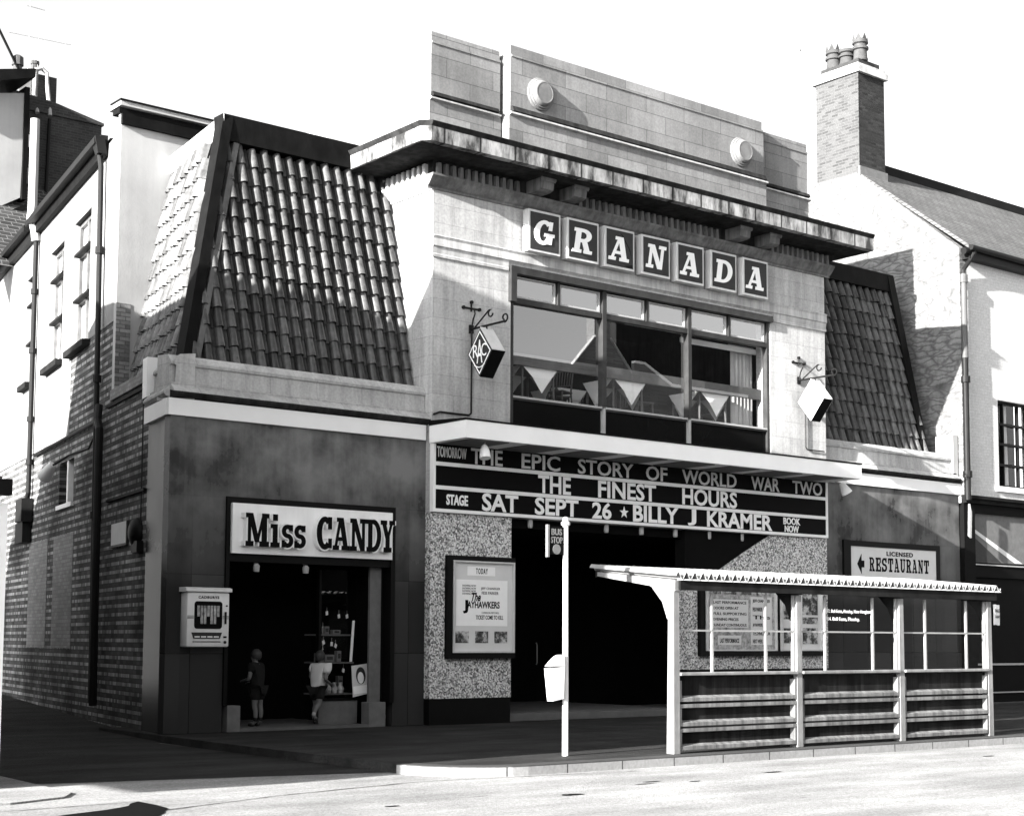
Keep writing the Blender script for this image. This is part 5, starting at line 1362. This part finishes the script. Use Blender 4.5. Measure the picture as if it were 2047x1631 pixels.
mb = MB(); mb.tube([(33.7, 4.45, 17.45), (33.7, 4.75, 17.85), (33.7, 5.05, 18.25)], .012, 5); mb.tube([(33.6, 5.0, 18.28), (33.8, 5.1, 18.22)], .018, 5); mb.tube([(33.7, 4.77, 17.9), (33.7, 4.80, 18.15)], .018, 5); mb.build('rods', M['aerial'], t)

# ================================================================== houses behind the alley
t = thing('brick_house', 'tall sooty brick house rising behind the alley on the left', 'house', (17, 18, 0))
MB().box(15.9, 18.53, 18, 24, 0, 16.15).build('wall', M['brick_dark'], t)
mb = MB(); mb.prism([(15.9, 17.95, 16.15), (18.58, 17.95, 16.15), (18.58, 17.95, 16.22), (17.2, 17.95, 16.50), (15.9, 17.95, 16.62)], (0, .35, 0)); mb.build('parapet', M['brick_dark'], t)
c = MB().box(16.55, 17.28, 18.3, 19.2, 16.2, 17.35).build('chimney', M['brick_dark'], t)
MB().lathe([(.10, 0), (.10, .35), (.12, .36), (.12, .45), (.09, .46)], (16.75, 18.6, 17.35), (0, 0, 1), 12).build('chimney_pot', M['pot_dark'], c)
MB().tube([(16.62, 18.22, 17.42), (16.80, 18.22, 17.50), (16.95, 18.22, 17.40), (16.97, 18.22, 17.1), (16.97, 18.0 - .06, 16.1)], .06, 8).build('flue_pipe', M['render'], c)
MB().tube([(16.62, 18.22, 17.42), (16.60, 18.22, 16.7), (16.6, 17.94, 16.1)], .06, 8).build('flue_pipe', M['render'], c)
for z0, z1, mt in ((15.1, 15.45, 'paint'), (14.0, 15.02, 'spandrel')):
    w_ = MB().box(16.18, 16.58, 17.96, 18.0, z0, z1).build('window', M[mt], t)
    if mt == 'spandrel': MB().box(16.18, 16.38, 17.94, 17.96, 14.05, 14.5).build('pane', M['sign_grey'], w_)
MB().tube([(16.95, 17.92, 16.0), (16.88, 17.92, 12.5)], .05, 8).build('drainpipe', M['black'], t)
t = thing('rendered_house', 'white rendered gable with a dark eave at the top left edge', 'house', (14.6, 17, 0))
mb = MB(); mb.prism([(13.0, 17.0, 11.6), (15.82, 17.0, 13.35), (15.88, 17.0, 16.25), (13.0, 17.0, 15.6)], (0, .9, 0)); mb.build('wall', M['render'], t)
mb = MB(); mb.prism([(13.0, 16.6, 15.65), (15.98, 16.6, 16.6), (16.0, 16.6, 16.85), (13.0, 16.6, 16.1)], (0, 1.6, 0)); r_ = mb.build('roof', M['lead'], t)
MB().box(13.0, 15.95, 16.9, 17.9, 13.0, 13.15).xf(lambda v: Vector((v.x, v.y, v.z + (v.x - 15.9) * .6))).build('lower_eave', M['lead'], t)
MB().box(15.84, 15.97, 16.92, 18.0, 13.3, 16.4).build('corner_pipe', M['lead'], t)
c = MB().lathe([(.13, 0), (.12, .3), (.16, .32), (.15, .55), (.08, .6)], (15.75, 17.3, 16.75), (0, 0, 1), 12).build('chimney_pot', M['pot_dark'], r_)
t = thing('slate_outhouse', 'low old slate roof in front of the sooty brick house', 'outhouse', (15, 16, 0))
mb = MB(); mb.prism([(12.0, 14.8, 10.9), (17.0, 14.8, 10.9), (17.0, 17.95, 13.9), (12.0, 17.95, 13.9)], (0, .05, .1)); mb.build('roof', M['slate_old'], t)
MB().box(12.0, 15.2, 17.6, 17.9, 0, 11).build('wall', M['render'], t)
t = thing('white_house', 'sunlit white house wall closing the far end of the alley', 'house', (13, 19, 0))
MB().box(6, 15.3, 19.0, 24, 0, 11.0).build('wall', M['render'], t)
mb = MB(); mb.box(11, 15.4, 18.7, 19.0, 10.6, 11.0); mb.build('gutter', M['lead'], t)
t = thing('television_aerial', 'tall faint rooftop aerial with crossbars above the sooty chimney', 'aerial', (16.5, 18.5, 17.3))
mb = MB(); mb.tube([(16.50, 18.5, 17.2), (16.52, 18.5, 19.5)], .012, 5); mb.tube([(15.92, 18.5, 18.42), (17.75, 18.5, 18.50)], .010, 5); mb.tube([(16.4, 18.5, 19.32), (16.95, 18.5, 19.32)], .014, 5); mb.tube([(16.78, 18.5, 17.4), (16.80, 18.5, 18.45)], .007, 5); mb.build('rods', M['aerial'], t)
t = thing('aerial_stay', 'dark slanting stay rod at the extreme left edge of the roofs', 'rod', (15.6, 17, 17))
MB().tube([(15.0, 17.2, 18.2), (15.85, 17.2, 16.75)], .04, 6).build('rod', M['lead'], t)

# ================================================================== buildings that shade and are mirrored
NB = thing('corner_shop', 'white painted corner of the shop across the alley at the left edge', 'shop', (4, -4, 0))
mb = MB(); mb.prism([(6.655, -6.5, -.05), (6.655 + .2 * .6, -5.9, -.05), (6.1, -5.9, -.05), (6.1, -6.5, -.05)], (0, 0, 3.1)); mb.build('corner_pillar', M['paint'], NB)
mb = MB(); mb.prism([(6.09, -6.45, -.04), (6.09, -5.9, -.04), (6.7, -5.88, -.04), (10.0, 12.0, -.04), (-8, 12.0, -.04), (-8, -6.45, -.04)], (0, 0, 3.3)); mb.build('ground_floor', M['brick_dark'], NB)
hw = [(12.8, 6.5), (10.4, 6.7), (9.2, 7.5), (9.1, 8.2), (6.2, 7.9), (6.1, 9.55), (5.0, 9.87), (4.0, 10.1), (3.0, 9.93), (2.4, 9.74), (-.05, 9.48), (-.31, 10.1), (-.48, 10.2), (-.69, 10.6), (-.83, 10.72), (-1.17, 10.83), (-1.89, 11.75), (-2.16, 11.9), (-6.55, 11.9)]
prof = [(w_ - .155, h_ + .3) for w_, h_ in hw]
mb = MB(); mb.prism([(5.0, y, z) for y, z in prof] + [(5.0, -6.705, 3.4), (5.0, 12.645, 3.4)], (-11, 0, 0)); mb.build('upper_storeys', M['brick_dark'], NB)
mb = MB(); mb.box(-3.0, -1.0, -9.24, -6.71, 3.1, 13.2); mb.build('shadow_bay', M['brick_dark'], NB)  # unseen bay, added only to cast the step in the ground shadow
t = thing('gabled_house', 'brick gable house across the road mirrored in the restaurant window', 'house', (45, -28, 0))
mb = MB(); mb.prism([(40.6, -26.1, 0), (48.6, -26.1, 0), (48.6, -26.1, 11.2), (45.55, -26.1, 14.5), (44.65, -26.1, 14.5), (41.6, -26.1, 11.2), (40.6, -26.1, 11.2)], (0, -.10, 0)); mb.build('gable_wall', M['brick_infill'], t)
mb = MB(); mb.box(44.65, 45.55, -26.6, -26.09, 14.3, 15.5); mb.build('chimney', M['brick_infill'], t)
mb = MB()
for s_ in (-1, 1): mb.prism([(45.1 + s_ * .45, -26.0, 14.5), (45.1 + s_ * .45, -26.0, 14.58), (45.1 + s_ * 3.7, -26.0, 11.08), (45.1 + s_ * 3.7, -26.0, 11.0)], (0, -.22, 0))
mb.build('verge', M['mould'], t)
t = thing('terrace_house', 'low brick house with stone coping across the road mirrored in the restaurant window', 'house', (50, -27, 0))
mb = MB(); mb.prism([(46.8, -25.9, 0), (54, -25.9, 0), (54, -25.9, 12.8), (49.1, -25.9, 12.8), (47.4, -25.9, 13.6), (46.8, -25.9, 13.6)], (0, -.18, 0)); mb.build('wall', M['brick_infill'], t)
mb = MB(); mb.prism([(46.8, -25.85, 13.6), (46.8, -25.85, 13.7), (47.42, -25.85, 13.7), (49.12, -25.85, 12.92), (54, -25.85, 12.92), (54, -25.85, 12.8), (49.1, -25.85, 12.8), (47.4, -25.85, 13.6)], (0, -.22, 0)); mb.build('coping', M['paint'], t)
t = thing('dark_warehouse', 'tall black warehouse across the road mirrored in the restaurant window', 'warehouse', (52, -32, 0))
MB().box(48.6, 75, -30.5, -29, 0, 16.2).build('wall', M['soot_shade'], t)
t = thing('store_house', 'flat topped dark store across the road mirrored in the left pane of the restaurant window', 'store', (41, -29, 0))
mb = MB(); mb.box(37.6, 44.5, -26.6, -25.6, 0, 12.9); mb.build('wall', M['brick_dark'], t)
MB().box(37.5, 44.6, -26.7, -25.5, 12.9, 13.05).build('coping', M['soot_shade'], t)
t = thing('shop_row', 'row of low dark shops across the road behind the viewpoint', 'shops', (20, -30, 0))
mb = MB(); mb.prism([(-30, -27.5, 0), (-30, -27.5, 5.6), (-30, -30.5, 7.6), (-30, -33.5, 5.6), (-30, -33.5, 0)], (72, 0, 0)); mb.build('wall', M['brick_dark'], t)

# ================================================================== people and goods in the sweet shop
def skin(name, pts, edges, mat, parent, sub=1):
    base = parent_base(parent)
    me = bpy.data.meshes.new(name)
    me.from_pydata([(p[0] - base.x, p[1] - base.y, p[2] - base.z) for p in pts], edges, [])
    ob = bpy.data.objects.new(name, me); COL.objects.link(ob)
    ob.modifiers.new('skin', 'SKIN'); 
    if not me.skin_vertices: me.skin_vertices.new()
    for i, p in enumerate(pts):
        me.skin_vertices[0].data[i].radius = (p[3], p[4] if len(p) > 4 else p[3])
    me.skin_vertices[0].data[0].use_root = True
    s_ = ob.modifiers.new('smooth', 'SUBSURF'); s_.levels = sub; s_.render_levels = sub
    bpy.context.view_layer.update()
    dg = bpy.context.evaluated_depsgraph_get()
    m2 = bpy.data.meshes.new_from_object(ob.evaluated_get(dg))
    ob.modifiers.clear(); ob.data = m2; m2.name = name
    m2.materials.clear(); m2.materials.append(mat); m2.shade_smooth()
    ob.parent = parent
    return ob
def boy(bx, by, yaw, pose, lab, s=1.0):
    """a child about 1.3 m tall; local x is the way he faces, y to his left"""
    t = thing('person', lab, 'person', (bx, by, .05))
    c, sn = math.cos(yaw), math.sin(yaw)
    def w(p): 
        x, y, z = p[0] * s, p[1] * s, p[2] * s
        return (bx + c * x - sn * y, by + sn * x + c * y, .05 + z) + tuple(q * s for q in p[3:])
    ln = pose['lean']
    P_ = {}
    P_['pel'] = (0, 0, .66, .105, .085); P_['wai'] = (ln * .4, 0, .80, .10, .075); P_['che'] = (ln * .8, 0, .95, .115, .08); P_['nek'] = (ln, 0, 1.06, .045); P_['jaw'] = (ln + .02, 0, 1.12, .05); P_['hed'] = (ln + .01, 0, 1.20, .083, .075); P_['crn'] = (ln, 0, 1.27, .05)
    edges = [('pel', 'wai'), ('wai', 'che'), ('che', 'nek'), ('nek', 'jaw'), ('jaw', 'hed'), ('hed', 'crn')]
    for k, sd in (('l', 1), ('r', -1)):
        kn, an = pose['knee_' + k], pose['ankle_' + k]
        P_['hip' + k] = (0, sd * .07, .62, .075); P_['kne' + k] = (kn[0], sd * .075, kn[1], .05); P_['cal' + k] = ((kn[0] + an[0]) / 2 - .015, sd * .072, (kn[1] + an[1]) / 2 + .03, .045); P_['ank' + k] = (an[0], sd * .07, an[1], .03); P_['toe' + k] = (an[0] + .14, sd * .08, max(.03, an[1] - .05), .028, .022)
        edges += [('pel', 'hip' + k), ('hip' + k, 'kne' + k), ('kne' + k, 'cal' + k), ('cal' + k, 'ank' + k), ('ank' + k, 'toe' + k)]
        el, wr = pose['elbow_' + k], pose['wrist_' + k]
        P_['sho' + k] = (ln * .95, sd * .145, 1.02, .05); P_['elb' + k] = (el[0], el[1], el[2], .035); P_['wri' + k] = (wr[0], wr[1], wr[2], .024)
        d = (Vector(wr) - Vector(el)).normalized(); up = Vector((0, 0, 1)); sdv = d.cross(up).normalized() if abs(d.z) < .95 else Vector((0, 1, 0))
        pm = Vector(wr) + d * .06; P_['pal' + k] = (*pm, .028, .016)
        edges += [('che', 'sho' + k), ('sho' + k, 'elb' + k), ('elb' + k, 'wri' + k), ('wri' + k, 'pal' + k)]
        for f_ in range(4):
            off = sdv * (-.024 + .016 * f_); L_ = (.048, .055, .052, .042)[f_]
            a = pm + off + d * .022; b = a + d * L_ * .6 + Vector((0, 0, -.006)); e = b + d * L_ * .4 + Vector((0, 0, -.014))
            P_['f%d%s1' % (f_, k)] = (*a, .008); P_['f%d%s2' % (f_, k)] = (*b, .0075); P_['f%d%s3' % (f_, k)] = (*e, .006)
            edges += [('pal' + k, 'f%d%s1' % (f_, k)), ('f%d%s1' % (f_, k), 'f%d%s2' % (f_, k)), ('f%d%s2' % (f_, k), 'f%d%s3' % (f_, k))]
        a = Vector(wr) + d * .03 + sdv * .028; b = a + d * .035 + sdv * .012
        P_['th%s1' % k] = (*a, .010); P_['th%s2' % k] = (*b, .008); edges += [('wri' + k, 'th%s1' % k), ('th%s1' % k, 'th%s2' % k)]
    # face: nose and ears
    P_['nos'] = (ln + .095, 0, 1.185, .013); edges.append(('hed', 'nos'))
    for k, sd in (('l', 1), ('r', -1)): P_['ear' + k] = (ln - .005, sd * .078, 1.185, .012, .02); edges.append(('hed', 'ear' + k))
    keys = list(P_); idx = {k: i for i, k in enumerate(keys)}
    body = skin('body', [w(P_[k]) for k in keys], [(idx[a], idx[b]) for a, b in edges], M['skin'], t, 2)
    def part(name, names, ed, mat, grow, over={}):
        ps = []
        for n_ in names:
            p = over.get(n_, P_.get(n_)); ps.append(w(tuple(p[:3]) + tuple(q + grow for q in p[3:])))
        ii = {k: i for i, k in enumerate(names)}
        return skin(name, ps, [(ii[a], ii[b]) for a, b in ed], mat, t, 2)
    def midp(a, b, f, r): return tuple(Vector(P_[a][:3]).lerp(Vector(P_[b][:3]), f)) + (r,)
    ov = {'slL': midp('shol', 'elbl', .6, .040), 'slR': midp('shor', 'elbr', .6, .040), 'hem': (0, 0, .62, .118, .098)}
    part('shirt', ['wai', 'hem', 'che', 'shol', 'slL', 'shor', 'slR'], [('wai', 'hem'), ('wai', 'che'), ('che', 'shol'), ('shol', 'slL'), ('che', 'shor'), ('shor', 'slR')], pose['shirt'], .034, ov)
    ov2 = {'sL': midp('hipl', 'knel', .72, .066), 'sR': midp('hipr', 'kner', .72, .066)}
    part('shorts', ['pel', 'hipl', 'sL', 'hipr', 'sR'], [('pel', 'hipl'), ('hipl', 'sL'), ('pel', 'hipr'), ('hipr', 'sR')], M['dark_cloth'], .022, ov2)
    for k in 'lr':
        part('shoe', ['ank' + k, 'toe' + k], [('ank' + k, 'toe' + k)], M['shoe'], .012, {'ank' + k: (P_['ank' + k][0] + .01, P_['ank' + k][1], max(.035, P_['ank' + k][2] - .045), .026)})
        ovs = {'sk': midp('cal' + k, 'ank' + k, .3, .033)}
        part('sock', ['ank' + k, 'sk'], [('ank' + k, 'sk')], M['sock'] if pose['socks'] else M['dark_cloth'], .006, ovs)
    mb = MB(); nu, nv = 18, 10; grid = []
    for j in range(nv + 1):
        ph = math.pi * .5 - (math.pi * .5 + .95) * j / nv
        for i in range(nu):
            th = 2 * math.pi * i / nu
            front = max(0.0, math.cos(th))
            q = max(ph, -.95 + 1.30 * max(front, .25 * abs(math.sin(th))))
            rr_ = 1 + .03 * math.sin(7 * th + 2 * j)
            grid.append(w((ln - .008 + .098 * rr_ * math.cos(q) * math.cos(th), .088 * rr_ * math.cos(q) * math.sin(th), 1.205 + .108 * math.sin(q)))[:3])
    fs = [(j * nu + i, j * nu + (i + 1) % nu, (j + 1) * nu + (i + 1) % nu, (j + 1) * nu + i) for j in range(nv) for i in range(nu)]
    mb.add(grid, fs); mb.build('hair', M['hair'], t, True)
    mb = MB()
    for sd in (-1, 1): mb.lathe([(0, -.006), (.010, -.004), (.010, .004), (0, .006)], w((ln + .082, sd * .03, 1.205))[:3], (c, sn, 0), 8)
    mb.tube([w((ln + .078, -.022, 1.145))[:3], w((ln + .085, 0, 1.143))[:3], w((ln + .078, .022, 1.145))[:3]], .004, 5)
    mb.build('face_detail', M['hair'], t)
    return t
boy(15.00, .34, R(28), dict(lean=.10, knee_l=(.10, .36), ankle_l=(.02, .10), knee_r=(-.06, .36), ankle_r=(-.24, .16), elbow_l=(.10, .20, .82), wrist_l=(.26, .12, .84), elbow_r=(-.05, -.19, .80), wrist_r=(.14, -.16, .74), shirt=M['shirt'], socks=True), 'child in a white shirt and dark shorts striding into the sweet shop', 1.0)
boy(13.90, .50, R(120), dict(lean=.05, knee_l=(.02, .36), ankle_l=(.0, .07), knee_r=(.0, .36), ankle_r=(-.02, .07), elbow_l=(.06, .19, .80), wrist_l=(.2, .1, .78), elbow_r=(.02, -.19, .80), wrist_r=(.17, -.12, .76), shirt=M['dark_cloth'], socks=False), 'bare legged child in dark clothes standing in the sweet shop doorway', 1.02)

GOODS = [('sweet_box', 15.28, .72, 1.15, .12, .16, 'small open fronted box on the middle shelf of the display'), ('sweet_box', 15.50, .72, 1.15, .20, .13, 'widest pale box on the middle shelf of the display'), ('sweet_box', 15.45, .75, 1.65, .10, .14, 'small box alone on the top shelf of the display'), ('sweet_box', 15.32, .70, .59, .20, .22, 'framed white box on the bottom shelf of the display'), ('sweet_box', 15.70, .72, 1.15, .09, .20, 'upright carton at the right of the middle shelf, beside the tall card'), ('sweet_box', 15.66, .75, 1.65, .16, .08, 'low flat carton on the top shelf of the display'), ('sweet_box', 15.82, .85, .59, .10, .30, 'tall carton behind the jars on the bottom shelf')]
for nm, x, y, z, wd, ht, lab in GOODS:
    t = thing(nm, lab, 'sweet box', (x, y, z), 'boxes of sweets on display')
    MB().bbox(x - wd / 2, x + wd / 2, y, y + .10, z + .001, z + ht, .006).build('carton', M['stall'], t)
    MB().box(x - wd * .32, x + wd * .32, y - .004, y - .001, z + ht * .3, z + ht * .75).build('label_panel', M['letterbox_face'], t)
rp = random.Random(9)
for k in range(8):
    px, pz = 15.22 + .085 * k + rp.uniform(-.02, .02), rp.choice((.97, 1.46, 1.50, 1.95, 2.0)) + rp.uniform(-.03, .03)
    t = thing('sweet_packet', 'small pale sweet packet hanging in the dark shop display', 'sweet packet', (px, .64, pz), 'sweet packets hanging in the display')
    a_ = rp.uniform(-.5, .5)
    MB().prism([(px + .035 * math.cos(a_ + q), .64, pz + .05 * math.sin(a_ + q)) for q in (.8, 2.3, 3.9, 5.5)], (0, .006, 0)).build('packet', M['paper'], t)
    MB().tube([(px, .643, pz + .04), (px, .643, pz + .11)], .003, 4).build('hook', M['alu'], t)
for k in range(3):
    t = thing('sweet_jar', ('glass jar nearest the portrait card on the bottom shelf', 'glass jar in the middle of the bottom shelf row', 'glass jar farthest from the portrait card on the bottom shelf')[k], 'jar', (15.72 - k * .13, .70, .59), 'jars of sweets on display')
    MB().lathe([(.0, 0), (.05, 0), (.055, .02), (.055, .11), (.03, .14), (.03, .16), (.0, .16)], (15.72 - k * .13, .70, .591), (0, 0, 1), 16).build('jar', M['goods'], t, True)
    MB().lathe([(.0, 0), (.036, 0), (.036, .03), (0, .03)], (15.72 - k * .13, .70, .752), (0, 0, 1), 14).build('lid', M['alu'], t)
t = thing('portrait_card', 'standing show card with a dark haired portrait beside the shop display', 'show card', (15.9, .42, .5))
mb = MB(); mb.prism([(15.80, .40, .52), (16.13, .40, .58), (16.13, .46, 1.12), (15.80, .46, 1.08)], (0, .01, 0)); cd = mb.build('card', M['sign_grey'], t)
def onc(x, z): return (x, .40 + (z - .55) * .11 - .004, z)
mb = MB(); mb.add([onc(15.985 + .105 * math.cos(a), .905 + .155 * math.sin(a)) for a in [2 * math.pi * k / 20 for k in range(20)]], [tuple(range(20))]); mb.build('printed_hair', M['hair'], cd)
mb = MB(); mb.add([tuple(Vector(onc(15.98 + .068 * math.cos(a), .865 + .105 * math.sin(a))) + Vector((0, -.002, 0))) for a in [2 * math.pi * k / 20 for k in range(20)]], [tuple(range(20))]); mb.build('printed_face', M['paper_white'], cd)
mb = MB(); mb.add([onc(15.81, .57), onc(16.12, .60), onc(16.12, .74), onc(15.81, .71)], [(0, 1, 2, 3)]); mb.build('printed_band', M['paper_white'], cd)
t = thing('show_card', 'tall narrow white show card leaning at the right of the display', 'show card', (15.93, .6, 1.15))
mb = MB(); mb.prism([(15.86, .615, 1.155), (15.90, .60, 1.155), (15.95, .60, 1.90), (15.91, .615, 1.90)], (.0, .012, 0)); mb.build('card', M['paper_white'], t)
